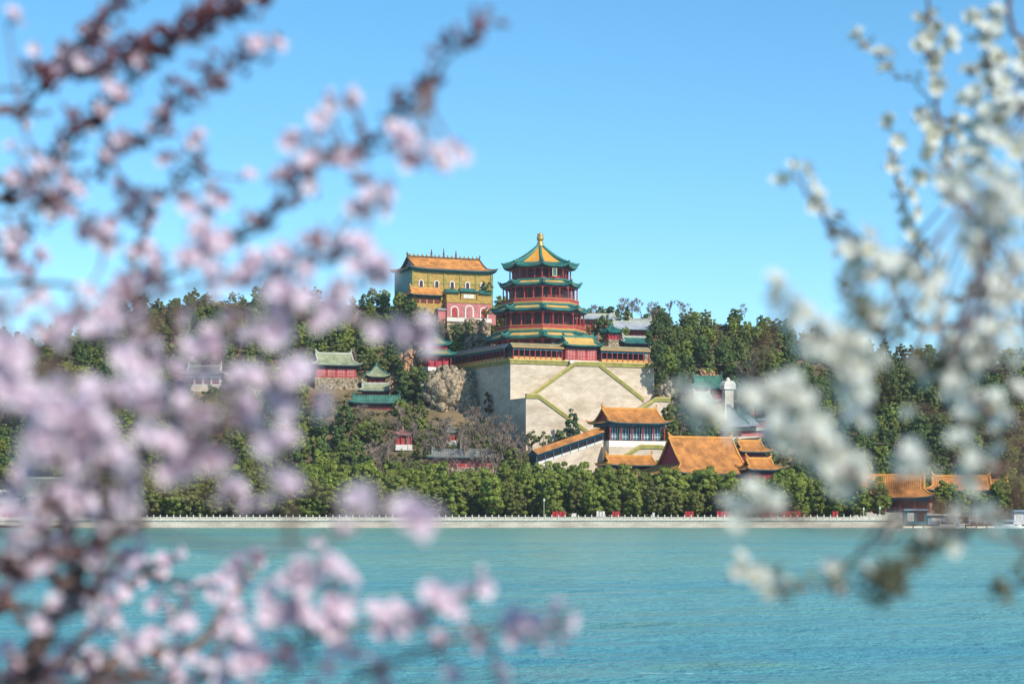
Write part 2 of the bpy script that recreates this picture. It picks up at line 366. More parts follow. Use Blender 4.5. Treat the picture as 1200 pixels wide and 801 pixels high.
def hip_gable_roof(parent, L, W, ze, zr, tile, ridge, gable_m, lift=0.9, gy=0.5, wl=None, ww=None, ze_wall=None, border=None, finials=0, name='roof', thick=0.35):
    """L x W eaves, gable part begins where |y| = gy*W/2; returns the roof object with its ridge, gables as children"""
    A, B = L/2, W/2; Bg = B*gy; Ag = A-(B-Bg)*0.92
    mats = [tile, M['soffit'], ridge, gable_m, border or tile]
    mb = MB(); K = 5; N = 10
    def zz(y): return ze+(zr-ze)*curve(1-y/B)
    rings = []
    for k in range(K+1):
        t = k/K; y = B-(B-Bg)*t; x = A-(A-Ag)*t
        rings.append((rect_ring(x, y, lift*(1-t)**2, N), zz(y)))
    bm = 4 if border else 0
    skin(mb, rings, lambda k, j: bm if (k == 0 or j % N in (0, N-1)) else 0)
    # eave edge and soffit
    wl = wl or L*0.82; ww = ww or W*0.75; zs = (ze_wall if ze_wall is not None else ze-0.25)
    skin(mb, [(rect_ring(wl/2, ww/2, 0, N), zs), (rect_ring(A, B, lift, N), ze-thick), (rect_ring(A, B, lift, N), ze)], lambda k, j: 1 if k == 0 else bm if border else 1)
    # upper gabled part
    KK = 6; Lx = Ag+0.15
    for s in (-1, 1):
        for k in range(KK):
            y0 = Bg*(1-k/KK); y1 = Bg*(1-(k+1)/KK)
            pts = [(-Lx, s*y0, zz(y0)), (Lx, s*y0, zz(y0)), (Lx, s*y1, zz(y1)), (-Lx, s*y1, zz(y1))]
            if s > 0: pts.reverse()
            mb.poly(pts, 0, [(0, y0), (2*Lx, y0), (2*Lx, y1), (0, y1)] if s < 0 else [(0, y1), (2*Lx, y1), (2*Lx, y0), (0, y0)])
    roof = mb.build(name, mats, parent)
    # gable triangles with their barge bands
    for s in (-1, 1):
        g = MB(); pr = [Bg*(1-k/KK) for k in range(KK+1)]
        prof = [(-y, zz(y)-0.05) for y in pr] + [(y, zz(y)-0.05) for y in reversed(pr[:-1])]
        x = s*(Ag-0.5); pts = [(x, a, z) for a, z in prof]
        if s > 0: pts.reverse(); pts = [pts[-1]]+pts[:-1]
        g.poly(pts if s < 0 else pts, 0); 
        g.build('gable', gable_m, roof)
        bb = MB()
        for sy in (-1, 1):
            bb.tube([(s*(Ag+0.1), sy*y, zz(y)+0.1) for y in pr], 0.34, 5)
        bb.build('barge_ridge', ridge, roof)
    for sx in (-1, 1):
        for sy in (-1, 1):
            h = MB(); pts = []
            for k in range(K+1):
                t = k/K; y = B-(B-Bg)*t; x = A-(A-Ag)*t
                pts.append((sx*x, sy*y, zz(y)+lift*(1-t)**2+0.12))
            pts.insert(0, (sx*(A+0.35), sy*(B+0.35), pts[0][2]+0.35))
            h.tube(pts, [0.16]+[0.26]*(K+1), 5); h.build('hip_ridge', ridge, roof)
    r = MB(); r.box(-Lx, Lx, -0.25, 0.25, zr-0.15, zr+0.55)
    for s in (-1, 1):   # dragon-tail ridge ends
        r.tube([(s*(Lx-0.9), 0, zr+0.4), (s*(Lx-0.1), 0, zr+0.7), (s*(Lx+0.15), 0, zr+1.5), (s*(Lx-0.25), 0, zr+1.9)], [0.35, 0.45, 0.3, 0.12], 6)
    r.build('main_ridge', ridge, roof)
    return roof, Ag
def columns(parent, xs, y, z0, z1, r, m, sub=None):
    c = MB(); c.lathe([(r*1.25, 0), (r*1.25, 0.2), (r, 0.25), (r*0.93, z1-z0)], 8); me = c.mesh('column', m)
    for x in xs: link('column', me, parent, (x, y, z0))
def hall(name, label, cat, px, py_base, Y, rz, L, W, wall_h, roof_h, tile, ridge, wall_m, gable_m=None, bays=5, beam=True, plinth=1.0, sub=6.0, lift=0.9, gy=0.5, border=None, door=None, over=1.6, verandah=0.0, col_m=None, frame_m=None, plinth_m=None, group=None, z=None, thick=0.35):
    x0, y0, z0 = P(px, py_base, Y)
    if z is not None: z0 = z
    t = thing(name, label, cat, (x0, y0, z0), rz, group)
    wl, ww = L-2*over, W-2*over
    bl, bw = wl-2*verandah*0.3, ww-2*verandah
    pl = MB(); pl.box(-wl/2-0.6, wl/2+0.6, -ww/2-0.6, ww/2+0.6, -sub, 0, 0); pl.build('plinth', plinth_m or (M['white'] if sub <= 2.5 else M['rock'] if sub > 5 else M['stone_wall']), t)
    wb = MB(); wb.box(-bl/2, bl/2, -bw/2, bw/2, 0, wall_h, 0); wo_ = wb.build('wall', wall_m, t)
    if beam:
        be = MB(); be.box(-wl/2, wl/2, -ww/2, ww/2, wall_h-0.9, wall_h+0.15); be.build('beam', M['beam'], t)
    hip_gable_roof(t, L, W, wall_h+0.25, wall_h+roof_h, tile, ridge, gable_m or M['dark_ridge'], lift, gy, wl, ww, wall_h+0.12, border, thick=thick)
    xs = np.linspace(-wl/2+0.25, wl/2-0.25, bays+1)
    columns(t, [float(q) for q in xs], -ww/2+0.22, 0, wall_h-0.88, 0.22, col_m or M['red'])
    ysd = np.linspace(-ww/2+0.22, ww/2-0.22, 4)[1:-1]
    for q in ysd: columns(t, [-wl/2+0.25], float(q), 0, wall_h-0.88, 0.22, col_m or M['red'])
    dm = door or M['window']
    for k in range(bays):
        a, c = xs[k]+0.35, xs[k+1]-0.35
        a = max(a, -bl/2+0.3); c = min(c, bl/2-0.3)
        w_ = MB(); w_.box(a, c, -bw/2-0.09, -bw/2+0.05, 0.5, wall_h-1.1); fr = w_.build('window', dm, t)
        g = MB()
        for q in (a+0.04, (a*2+c)/3, (a+2*c)/3, c-0.04): g.box(q-0.06, q+0.06, -bw/2-0.17, -bw/2-0.092, 0.5, wall_h-1.12)
        g.box(a, c, -bw/2-0.165, -bw/2-0.092, 1.35, 1.5); g.build('frame', frame_m or col_m or M['red'], fr)
    return t

TH = R(25); CT, ST = math.cos(TH), math.sin(TH)
TX, TY = 10.2, 800.0
def W2(u, v): return (TX+u*CT-v*ST, TY+u*ST+v*CT)

# ---------------------------------------------------------------- the great stone terrace
ZT = 57.3
t = thing('stone_terrace', 'huge pale stone terrace with green edged zigzag stairs carrying the tall tower', 'terrace', (TX, TY, 0), TH)
b = MB(); b.box(-27.5, 28.5, -33.5, 24, 8, ZT-1.6); b.build('retaining_wall', M['stone_wall'], t)
b = MB(); b.box(-27.8, 28.8, -33.8, 24.2, ZT-1.6, ZT-0.45, 0); b.box(-28, 29, -34.0, 24.4, ZT-0.45, ZT, 1); b.build('glazed_coping', [M['glazed'], M['glazed_top']], t)
def stair(poly_full, y0, y1, nm, band):
    s = MB(); s.extrude(poly_full, y0, y1, 0); o = s.build(nm, M['stone_wall'], t)
    q = MB()
    for seg in band:
        (xa, za), (xb, zb) = seg
        if xa > xb: xa, za, xb, zb = xb, zb, xa, za
        q.extrude([(xa, za-0.15), (xb, zb-0.15), (xb, zb+0.95), (xa, za+0.95)], y0-0.32, y0+0.5, 0)
        q.extrude([(xa, za+0.95), (xb, zb+0.95), (xb, zb+1.35), (xa, za+1.35)], y0-0.42, y0+0.6, 1)
    q.build('glazed_parapet', [M['glazed'], M['glazed_top']], o)
zl = 44.0
stair([(-21.5, 8), (22.5, 8), (22.5, zl), (21.5, zl), (4.5, ZT-1.8), (-4.5, ZT-1.8), (-21.5, zl), (-21.5, zl)][:7], -37.2, -33.52, 'upper_stair', [((-22, zl-0.4), (-4.5, ZT-1.8)), ((4.5, ZT-1.8), (22.2, zl-0.4)), ((-4.5, ZT-1.8), (4.5, ZT-1.8))])
stair([(-27.3, 8), (-3, 8), (-3, 31), (-22.6, zl-0.6), (-27.3, zl-0.6)], -45.5, -33.53, 'lower_stair', [((-27.3, zl-0.6), (-22.6, zl-0.6)), ((-22.6, zl-0.6), (-3, 31))])
stair([(3, 8), (28.3, 8), (28.3, zl-0.6), (22.6, zl-0.6), (3, 31)], -45.5, -33.53, 'lower_stair', [((22.6, zl-0.6), (28.3, zl-0.6)), ((3, 31), (22.6, zl-0.6))])

# ---------------------------------------------------------------- the octagonal tower
tw = thing('octagonal_tower', 'tall octagonal red tower with four green and gold roofs on the stone terrace', 'tower', (TX, TY, ZT), TH)
ROT = R(22.5)
def oct_band(mb, r, z0, z1, m=0, r1=None):
    mb.lathe([(r, z0), (r1 or r, z1)], 8, m, rot=ROT)
def oct_roof(name, r0, z0, r1, z1, lift, gold, apex=False, ridge_r=0.3):
    mb = MB(); K = 8 if apex else 7; N = 8
    rings = []
    for k in range(K+1):
        q = k/K; r = r0+(r1-r0)*q; rings.append((ngon_ring(r, 8, ROT, lift*(1-q)**2, N), z0+(z1-z0)*curve(q)))
    nb = 2 if apex else 2
    skin(mb, rings, lambda k, j: 1 if (k < nb+(0 if apex else 1) or (not apex and k == K-1) or j % N in (0, N-1)) else 0)
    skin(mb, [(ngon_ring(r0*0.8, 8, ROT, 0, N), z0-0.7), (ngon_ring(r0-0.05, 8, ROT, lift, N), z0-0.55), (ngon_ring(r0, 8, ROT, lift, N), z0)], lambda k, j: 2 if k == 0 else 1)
    ro = mb.build(name, [gold, M['green_tile'], M['soffit']], tw)
    for c in range(8):
        h = MB(); a = ROT+c*math.pi/4; pts = []
        for k in range(K+1):
            q = k/K; r = r0+(r1-r0)*q; pts.append((r*math.cos(a), r*math.sin(a), z0+(z1-z0)*curve(q)+lift*(1-q)**2+0.15))
        pts.insert(0, ((r0+0.5)*math.cos(a), (r0+0.5)*math.sin(a), pts[0][2]+0.55))
        h.tube(pts, [0.18]+[ridge_r]*(K+1), 5)
        for k in (1, 2):
            x_, y_, z_ = pts[k]; h.tube([(x_, y_, z_), (x_, y_, z_+0.8)], [0.22, 0.08], 5)
        h.build('hip_ridge', M['green_ridge'], ro)
    if not apex:
        h = MB(); h.lathe([(r1+0.45, z1-0.1), (r1+0.5, z1+0.45), (r1, z1+0.5)], 8, 0, rot=ROT); h.build('top_ridge', M['green_ridge'], ro)
    return ro
def side_pts(r, frac):
    """positions along the 8 sides of an octagon of circumradius r"""
    out = []
    for k in range(8):
        a0 = ROT+k*math.pi/4; a1 = a0+math.pi/4
        p = (r*math.cos(a0), r*math.sin(a0)); q = (r*math.cos(a1), r*math.sin(a1))
        for f in frac: out.append((p[0]+(q[0]-p[0])*f, p[1]+(q[1]-p[1])*f, (a0+a1)/2))
    return out
def storey(r_out, r_in, z0, z1, balc=True):
    wmb = MB(); oct_band(wmb, r_in, z0-0.5, z1+0.6); st = wmb.build('storey_wall', M['crimson'], tw)
    if r_out > r_in+0.4:
        pass
    bm_ = MB(); bm_.lathe([(r_out-0.35, z1-0.9), (r_out, z1-0.9), (r_out, z1+0.25), (r_out-0.35, z1+0.25)], 8, 0, rot=ROT); bm_.build('painted_beam', M['beam'], st)
    ce = MB(); ce.lathe([(r_in-0.3, z1-0.02), (r_out-0.37, z1-0.02), (r_out-0.37, z1+0.2), (r_in-0.3, z1+0.2)], 8, 0, rot=ROT); ce.build('ceiling', M['soffit'], st)
    # arched spandrels below the beam
    sp = MB()
    for k in range(8):
        a0 = ROT+k*math.pi/4; a1 = a0+math.pi/4
        p = Vector((r_out*math.cos(a0), r_out*math.sin(a0), 0))*0.992; q = Vector((r_out*math.cos(a1), r_out*math.sin(a1), 0))*0.992
        for bay in range(3):
            s0, s1 = bay/3, (bay+1)/3
            for i in range(8):
                u0, u1 = i/8, (i+1)/8
                h0 = 0.25+1.0*abs(2*u0-1)**2.5; h1 = 0.25+1.0*abs(2*u1-1)**2.5
                A = p.lerp(q, s0+(s1-s0)*u0); B_ = p.lerp(q, s0+(s1-s0)*u1)
                sp.poly([(A.x, A.y, z1-0.9-h0), (B_.x, B_.y, z1-0.9-h1), (B_.x, B_.y, z1-0.9), (A.x, A.y, z1-0.9)])
    sp.build('spandrel', M['red'], st)
    c = MB(); c.lathe([(0.27, 0), (0.24, z1-0.9-z0)], 8); me = c.mesh('column', M['red'])
    for x, y, a in side_pts(r_out-0.25, (0, 1/3, 2/3)): link('column', me, st, (x, y, z0))
    # lattice windows in the inner wall
    for k in range(8):
        wn = MB()
        for f in (1/6, 0.5, 5/6):
            pts = side_pts(r_in*0.9239/0.9239, (f,))[k]; a = pts[2]; tx, ty = -math.sin(a), math.cos(a); nx, ny = math.cos(a), math.sin(a)
            hw = r_in*0.1
            pp = [(pts[0]-tx*hw+nx*0.06, pts[1]-ty*hw+ny*0.06), (pts[0]+tx*hw+nx*0.06, pts[1]+ty*hw+ny*0.06)]
            wn.poly([(pp[0][0], pp[0][1], z0+0.9), (pp[1][0], pp[1][1], z0+0.9), (pp[1][0], pp[1][1], z1-1.3), (pp[0][0], pp[0][1], z1-1.3)])
        wn.build('window', M['window'], st)
    if balc:
        fa = MB(); fa.lathe([(r_in-0.5, z0-0.75), (r_out+0.5, z0-0.75), (r_out+0.6, z0-0.1), (r_out+0.6, z0), (r_in-0.5, z0)], 8, 0, rot=ROT); fa.build('balcony', M['fascia'], st)
        ra = MB(); ra.lathe([(r_out+0.32, z0+0.05), (r_out+0.42, z0+0.05), (r_out+0.42, z0+1.05), (r_out+0.32, z0+1.05)], 8, 0, rot=ROT); ra.build('railing', M['red'], st)
        rt = MB(); rt.lathe([(r_out+0.28, z0+1.05), (r_out+0.5, z0+1.05), (r_out+0.5, z0+1.2), (r_out+0.28, z0+1.2)], 8, 0, rot=ROT); rt.build('handrail', M['fascia'], st)
zb = -ZT
gb = M['gold_tile']
b = MB(); b.lathe([(20.5, 0), (20.5, 2.2), (19.6, 2.3)], 8, 0, rot=ROT); b.build('base', M['marble'], tw)
storey(17.6, 14.6, 2.3, 67.2+zb, False)
oct_roof('roof', 20.4, 66.8+zb, 16.6, 69.0+zb, 1.0, gb)
storey(16.0, 12.6, 70.2+zb, 77.0+zb)
oct_roof('roof', 17.8, 76.9+zb, 14.1, 78.8+zb, 0.95, gb)
storey(13.6, 10.9, 79.9+zb, 86.3+zb)
oct_roof('roof', 14.9, 86.2+zb, 11.3, 87.9+zb, 0.9, gb)
storey(11.2, 9.6, 88.6+zb, 93.0+zb, False)
oct_roof('roof', 13.7, 92.9+zb, 0.9, 101.0+zb, 1.1, mat('apex_gold', (0.62, 0.30, 0.045), 0.35, var=0.1), True, 0.42)
b = MB(); b.lathe([(1.3, 0), (1.6, 0.5), (1.0, 0.9), (1.35, 1.4), (0.8, 1.8), (0.85, 2.1), (1.25, 2.6), (1.3, 3.3), (1.0, 3.9), (1.2, 4.3), (0.9, 4.8), (0.15, 5.1)], 14, 0, (0, 0, 100.6+zb)); b.build('finial', M['brass'], tw, True)
# plaque on the top storey facing the lake
b = MB(); a = -math.pi/4*2; b.box(-0.9, 0.9, -11.9, -11.6, 88.9+zb, 92.0+zb); pq = b.build('plaque', mat('plaque_gold', (0.6, 0.45, 0.2), 0.5), tw)
b = MB(); b.box(-0.6, 0.6, -11.96, -11.91, 89.2+zb, 91.7+zb); b.build('panel', M['beam'], pq)

# ---------------------------------------------------------------- covered galleries and gate on the terrace rim
def gallery(label, ua, va, ub, vb, z, h=4.2, roof_m=None, n=10, wd=3.6, edge=None):
    xa, ya = W2(ua, va); xb, yb = W2(ub, vb); L = math.hypot(xb-xa, yb-ya); rz = math.atan2(yb-ya, xb-xa)
    g = thing('gallery', label, 'gallery', ((xa+xb)/2, (ya+yb)/2, z), rz, 'covered galleries round the terrace')
    r = MB(); hw = wd/2
    prof = [(-hw-0.7, h-0.25), (-hw-0.7, h), (-0.3, h+1.5), (0.3, h+1.5), (hw+0.7, h), (hw+0.7, h-0.25)]
    i = len(r.v)
    for s in (-L/2-0.4, L/2+0.4):
        for y, zz_ in prof: r.v.append((s, y, zz_))
    for k in range(5):
        m_ = (2 if k in (0, 4) else 1 if k == 2 else 0)
        y0_, z0_ = prof[k]; y1_, z1_ = prof[k+1]
        r.face((i+k, i+6+k, i+6+k+1, i+k+1), m_, [(0, y0_), (L, y0_), (L, y1_), (0, y1_)])
    r.face((i+5, i+11, i+6, i), 3); r.face((i, i+1, i+2, i+3, i+4, i+5), 3); r.face((i+11, i+10, i+9, i+8, i+7, i+6), 3)
    r.build('roof', [roof_m or M['grey_tile'], edge or M['fascia'], edge or M['fascia'], M['soffit']], g)
    b = MB()
    for s in (-1, 1): b.box(-L/2, L/2, s*hw-0.12, s*hw+0.12, h-1.0, h-0.27)
    b.build('beam', M['beam'], g)
    b = MB()
    for s in (-1, 1): b.box(-L/2, L/2, s*hw-0.08, s*hw+0.08, 0, 0.95)
    b.build('railing', M['fascia'], g)
    b = MB(); b.box(-L/2, L/2, hw-0.35, hw-0.2, 0.96, h-1.02); b.build('back_screen', M['window'], g)
    c = MB(); c.box(-0.14, 0.14, -0.14, 0.14, 0, h-1.0); me = c.mesh('column', M['crimson'])
    for q in np.linspace(-L/2+0.2, L/2-0.2, n): link('column', me, g, (float(q), -hw-0.02, 0))
    return g
olive_t = tile_mat('olive_tile', (0.30, 0.24, 0.12), 0.25)
gallery('low covered gallery on the terrace front left of the red gate', -26.5, -31.5, -7.5, -31.5, ZT, roof_m=olive_t)
gallery('low covered gallery on the terrace front right of the red gate', 7.5, -31.5, 26.5, -31.5, ZT, roof_m=olive_t)
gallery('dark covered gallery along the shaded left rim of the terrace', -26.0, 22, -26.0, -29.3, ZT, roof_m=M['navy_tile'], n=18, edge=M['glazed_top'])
gx, gy_ = W2(0, -30.5)
hall('gate_pavilion', 'small red gate with gold roof at the middle of the terrace front edge', 'gate', PX(gx, gy_, ZT)[0], 0, gy_, TH, 15.5, 8.0, 4.9, 3.4, M['gold_tile'], M['green_ridge'], M['red'], M['green_ridge'], 3, sub=0.2, lift=0.7, gy=0.45, border=M['green_tile'], door=M['pinkred'], over=1.7, z=ZT+0.25)
b = MB()
o = thing('stone_steps', 'short white stone steps in front of the small red gate', 'steps', (*W2(-3.2, -35.1), ZT-2.0), TH)
for k in range(5): b.box(-2.2, 2.2, -1.0+k*0.35, 0.9, 0.1+k*0.4, 0.5+k*0.4)
b.build('treads', M['white'], o)

# ---------------------------------------------------------------- hilltop yellow hall and arch
def arch_window(parent, x, y, z, wd, ht, mf, mi, nm='window', band=0.45):
    def arc(w_, h_, n=10):
        pts = [(-w_, 0), (w_, 0), (w_, h_-w_)]
        for k in range(1, n): a = math.pi*k/n; pts.append((w_*math.cos(a), h_-w_+w_*math.sin(a)))
        pts.append((-w_, h_-w_)); return pts
    f = MB(); f.extrude([(x+a, z+c) for a, c in arc(wd/2+band, ht+band)], y-0.25, y+0.1); fo_ = f.build(nm, mf, parent)
    g = MB(); g.extrude([(x+a, z+c+0.05) for a, c in arc(wd/2, ht)], y-0.32, y-0.252); g.build('pane', mi, fo_)
x0, y0, z0 = P(520, 350, 866)
t = thing('yellow_hall', 'big yellow glazed brick hall with orange tiled roof on top of the hill', 'temple hall', (x0, y0, z0), TH)
b = MB(); b.box(-17, 17, -8.5, 8.5, -8, 10.2); b.build('wall', M['yellow_wall'], t)
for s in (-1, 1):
    b = MB(); b.box(s*17.2-0.12, s*17.2+0.12, -8.4, 8.4, -8, 9.25); b.build('end_wall', M['teal_tile'], t)  # teal glaze, chosen dark to put the end's shade into its colour
for zc, h_, m_ in ((9.3, 1.3, 'green_ridge'), (5.0, 0.5, 'glazed'), (-0.6, 0.9, 'fascia')):
    b = MB(); b.box(-17.15, 17.15, -8.65, 8.65, zc, zc+h_); b.build('glazed_band', M[m_], t)
xs = np.linspace(-11.8, 11.8, 5)
for q in np.linspace(-16.6, 16.6, 6):
    b = MB(); b.box(q-0.35, q+0.35, -8.75, -8.5, 0.31, 9.29); b.build('pilaster', M['glazed'], t)
for q in np.linspace(-13, 13, 5): arch_window(t, float(q)-0.2, -8.6, 3.4, 1.3, 2.3, M['white'], M['window'])
ro, Ag = hip_gable_roof(t, 36.8, 20, 10.4, 15.7, M['old_gold_tile'], M['dark_ridge'], M['navy_tile'], 0.8, 0.66, 34, 17, 10.5, thick=0.6)  # navy gable: shade of the hall's end painted into its colour
b = MB()
rr = random.Random(5)
for k, q in enumerate(np.linspace(-Ag+1, Ag-1, 17)):
    b = MB(); b.tube([(q, 0, 16.25), (q, 0, 17.1)], [0.5, 0.25], 5); b.build('ridge_ornament', M['glazed'], ro)
for q in (-5.2, 0, 5.2):
    b = MB(); hh = 3.7 if q == 0 else 2.9
    b.lathe([(0.5, 0), (0.3, 0.8), (0.45, 1.3), (0.2, 1.8), (0.25, 2.3), (0.05, hh)], 8, 0, (q, 0, 16.25)); b.build('ridge_spire', M['dark_ridge'], ro)
# arched gate in front of it
x0, y0, z0 = P(547, 373, 846)
t = thing('arched_gate', 'pink red arched gate with three white rimmed arches below the hilltop hall', 'gate', (x0, y0, z0), TH)
b = MB(); b.box(-9.2, 9.2, -2.2, 2.2, -1.6, 5.6); b.build('wall', M['pinkred'], t)
b = MB(); b.box(-9.1, 9.1, -2.1, 2.1, -9, -1.61); b.build('foundation', M['rock'], t)
b = MB(); b.box(-9.4, 9.4, -2.4, 2.4, 5.6, 6.9); b.build('frieze', M['yellow_wall'], t)
b = MB()
for a, c, zz_ in ((-9.2, -3.6, 6.91), (-3.2, 3.2, 7.1), (3.6, 9.2, 6.91)):
    b.box(a, c, -1.8, 1.8, zz_, zz_+2.6)
b.build('upper_panel', M['yellow_wall'], t)
b = MB(); b.box(-2.2, 2.2, -1.95, -1.82, 7.5, 9.0); b.build('tablet', M['white'], t)
rf_ = MB()
for a, c, zz_ in ((-9.8, -4.0, 9.4), (-3.9, 3.9, 9.9), (4.0, 9.8, 9.4)):
    rf_.extrude([(a, zz_), (c, zz_), (c-0.3, zz_+0.5), (a+0.3, zz_+0.5)], -2.7, 2.7); rf_.extrude([(a+0.5, zz_+0.5), (c-0.5, zz_+0.5), (c-0.9, zz_+1.4), (a+0.9, zz_+1.4)], -1.2, 1.2)
rf_.build('roof', M['green_tile'], t)
arch_window(t, 0, -2.25, 0, 2.6, 4.4, M['white'], M['pinkred'], 'arch', 0.6)
for q in (-6.1, 6.1): arch_window(t, q, -2.25, 0.2, 2.4, 3.7, M['white'], M['red'], 'arch', 0.5)
for a, c in ((-12.5, -9.21), (9.21, 11.5)):
    b = MB(); b.box(a, c, -1.5, 1.5, -2.2, 2.6); sw = b.build('side_wall', M['pinkred'], t)
    b = MB(); b.box(a-0.3 if a < 0 else a, c if a < 0 else c+0.3, -1.9, 1.9, 2.6, 3.3); b.build('coping', M['slate_tile'], sw)
b = MB(); b.box(-9.3, 9.3, -2.45, -2.22, -1.6, -0.02); b.build('base_course', M['white'], t)
# small side roofs left of the arch
hall('side_pavilion', 'small orange roofed pavilion at the foot of the hilltop hall', 'pavilion', 498, 357, 842, TH, 15, 7, 3.3, 2.8, M['old_gold_tile'], M['fascia'], M['yellow_wall'], bays=4, sub=8, lift=0.4, beam=True, plinth_m=M['yellow_wall'])

# ---------------------------------------------------------------- halls below the terrace
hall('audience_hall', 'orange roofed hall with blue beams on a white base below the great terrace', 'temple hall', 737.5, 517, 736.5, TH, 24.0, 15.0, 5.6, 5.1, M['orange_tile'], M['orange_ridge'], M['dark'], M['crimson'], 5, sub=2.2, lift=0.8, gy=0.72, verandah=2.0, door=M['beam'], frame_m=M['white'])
x0, y0 = W2(0, -70)
t = thing('hall_terrace', 'pale stone terrace with green arched parapet under the orange roofed hall', 'terrace', (x0, y0, 0), TH)
zt2 = P(740, 517, 736.5)[2]-2.1
b = MB(); b.box(-13.5, 13.5, -9.5, 9, 2, zt2); b.build('retaining_wall', M['stone_wall'], t)
b = MB(); pl_ = [(-12, 2), (12, 2), (12, zt2-5.2), (4, zt2-0.6), (-4, zt2-0.6), (-12, zt2-5.2)]
b.extrude(pl_, -13.5, -9.52); so_ = b.build('double_stair', M['stone_wall'], t)
q = MB()
for (xa, za), (xb, zb_) in (((-12.4, zt2-5.4), (-4, zt2-0.6)), ((-4, zt2-0.6), (4, zt2-0.6)), ((4, zt2-0.6), (12.4, zt2-5.4))):
    q.extrude([(xa, za-0.1), (xb, zb_-0.1), (xb, zb_+0.9), (xa, za+0.9)], -13.8, -13.2, 0); q.extrude([(xa, za+0.9), (xb, zb_+0.9), (xb, zb_+1.3), (xa, za+1.3)], -13.9, -13.1, 1)
q.build('glazed_parapet', [M['glazed'], M['glazed_top']], so_)
# climbing corridor left of it
def climbing(label, pa, pb, h=3.4, wd=3.6, n=8, tile=None, edge=None, base=9):
    (xa, ya, za), (xb, yb, zb_) = pa, pb; L = math.hypot(xb-xa, yb-ya); rz = math.atan2(yb-ya, xb-xa)
    g = thing('climbing_corridor', label, 'corridor', (xa, ya, za), rz, 'climbing corridors below the terrace'); dz = zb_-za; hw = wd/2
    def shear(mb): mb.v = [(x, y, z+dz*x/L) for x, y, z in mb.v]; return mb
    r = MB(); i = 0; prof = [(-hw-0.8, h-0.2), (-hw-0.8, h+0.05), (0, h+1.6), (hw+0.8, h+0.05), (hw+0.8, h-0.2)]
    for s in (0, L):
        for y, z in prof: r.v.append((s, y, z))
    for k in range(4): r.face((k, 5+k, 6+k, k+1), 0 if k in (1, 2) else 1, [(0, 0), (L, 0), (L, 1), (0, 1)])
    r.face((4, 9, 5, 0), 1); r.face((0, 1, 2, 3, 4), 1); r.face((9, 8, 7, 6, 5), 1)
    shear(r).build('roof', [tile or M['orange_tile'], edge or M['soffit']], g)
    b = MB(); b.box(0, L, -hw, hw, -base, 0); shear(b).build('base_wall', M['stone_wall'], g)
    b = MB(); b.box(0, L, -hw-0.1, -hw+0.1, 0.01, 0.8); shear(b).build('railing', M['white'], g)
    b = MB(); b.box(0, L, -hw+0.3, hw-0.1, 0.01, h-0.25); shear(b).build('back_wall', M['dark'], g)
    b = MB(); b.box(0, L, -hw-0.05, -hw+0.15, h-0.9, h-0.22); shear(b).build('beam', M['beam'], g)
    c = MB(); c.box(-0.13, 0.13, -0.13, 0.13, 0, h-0.9); me = c.mesh('column', M['beam'])
    for q in np.linspace(0.3, L-0.3, n): link('column', me, g, (float(q), -hw, dz*float(q)/L))
a1 = P(703, 518, 729); a0 = P(624, 545, 712)
climbing('orange roofed corridor climbing right to the blue beamed hall', a0, a1, n=9)
hall('great_hall', 'largest orange roofed hall with maroon gable rising above the shore trees', 'temple hall', 821, 575, 697, TH, 31, 24, 5.0, 11.7, M['orange_tile'], M['orange_ridge'], M['crimson'], M['crimson'], 7, sub=4, lift=0.9, gy=0.62, over=2.0)
hall('side_hall', 'small orange roofed side hall just behind the largest orange roof', 'temple hall', 878, 541, 716, TH, 12, 8, 3.0, 3.6, M['orange_tile'], M['orange_ridge'], M['crimson'], bays=3, sub=8, lift=0.4)
hall('gate_hall', 'small orange gate house at right end of the largest orange roof', 'gate house', 889, 563, 692, TH, 12, 7, 3.2, 3.6, M['orange_tile'], M['orange_ridge'], M['crimson'], bays=3, sub=9, lift=0.5)
hall('low_hall', 'low orange roof half hidden by trees below the arched parapet', 'temple hall', 737, 556, 708, TH, 20, 8, 2.8, 3.0, M['orange_tile'], M['orange_ridge'], M['crimson'], bays=5, sub=8, lift=0.4)
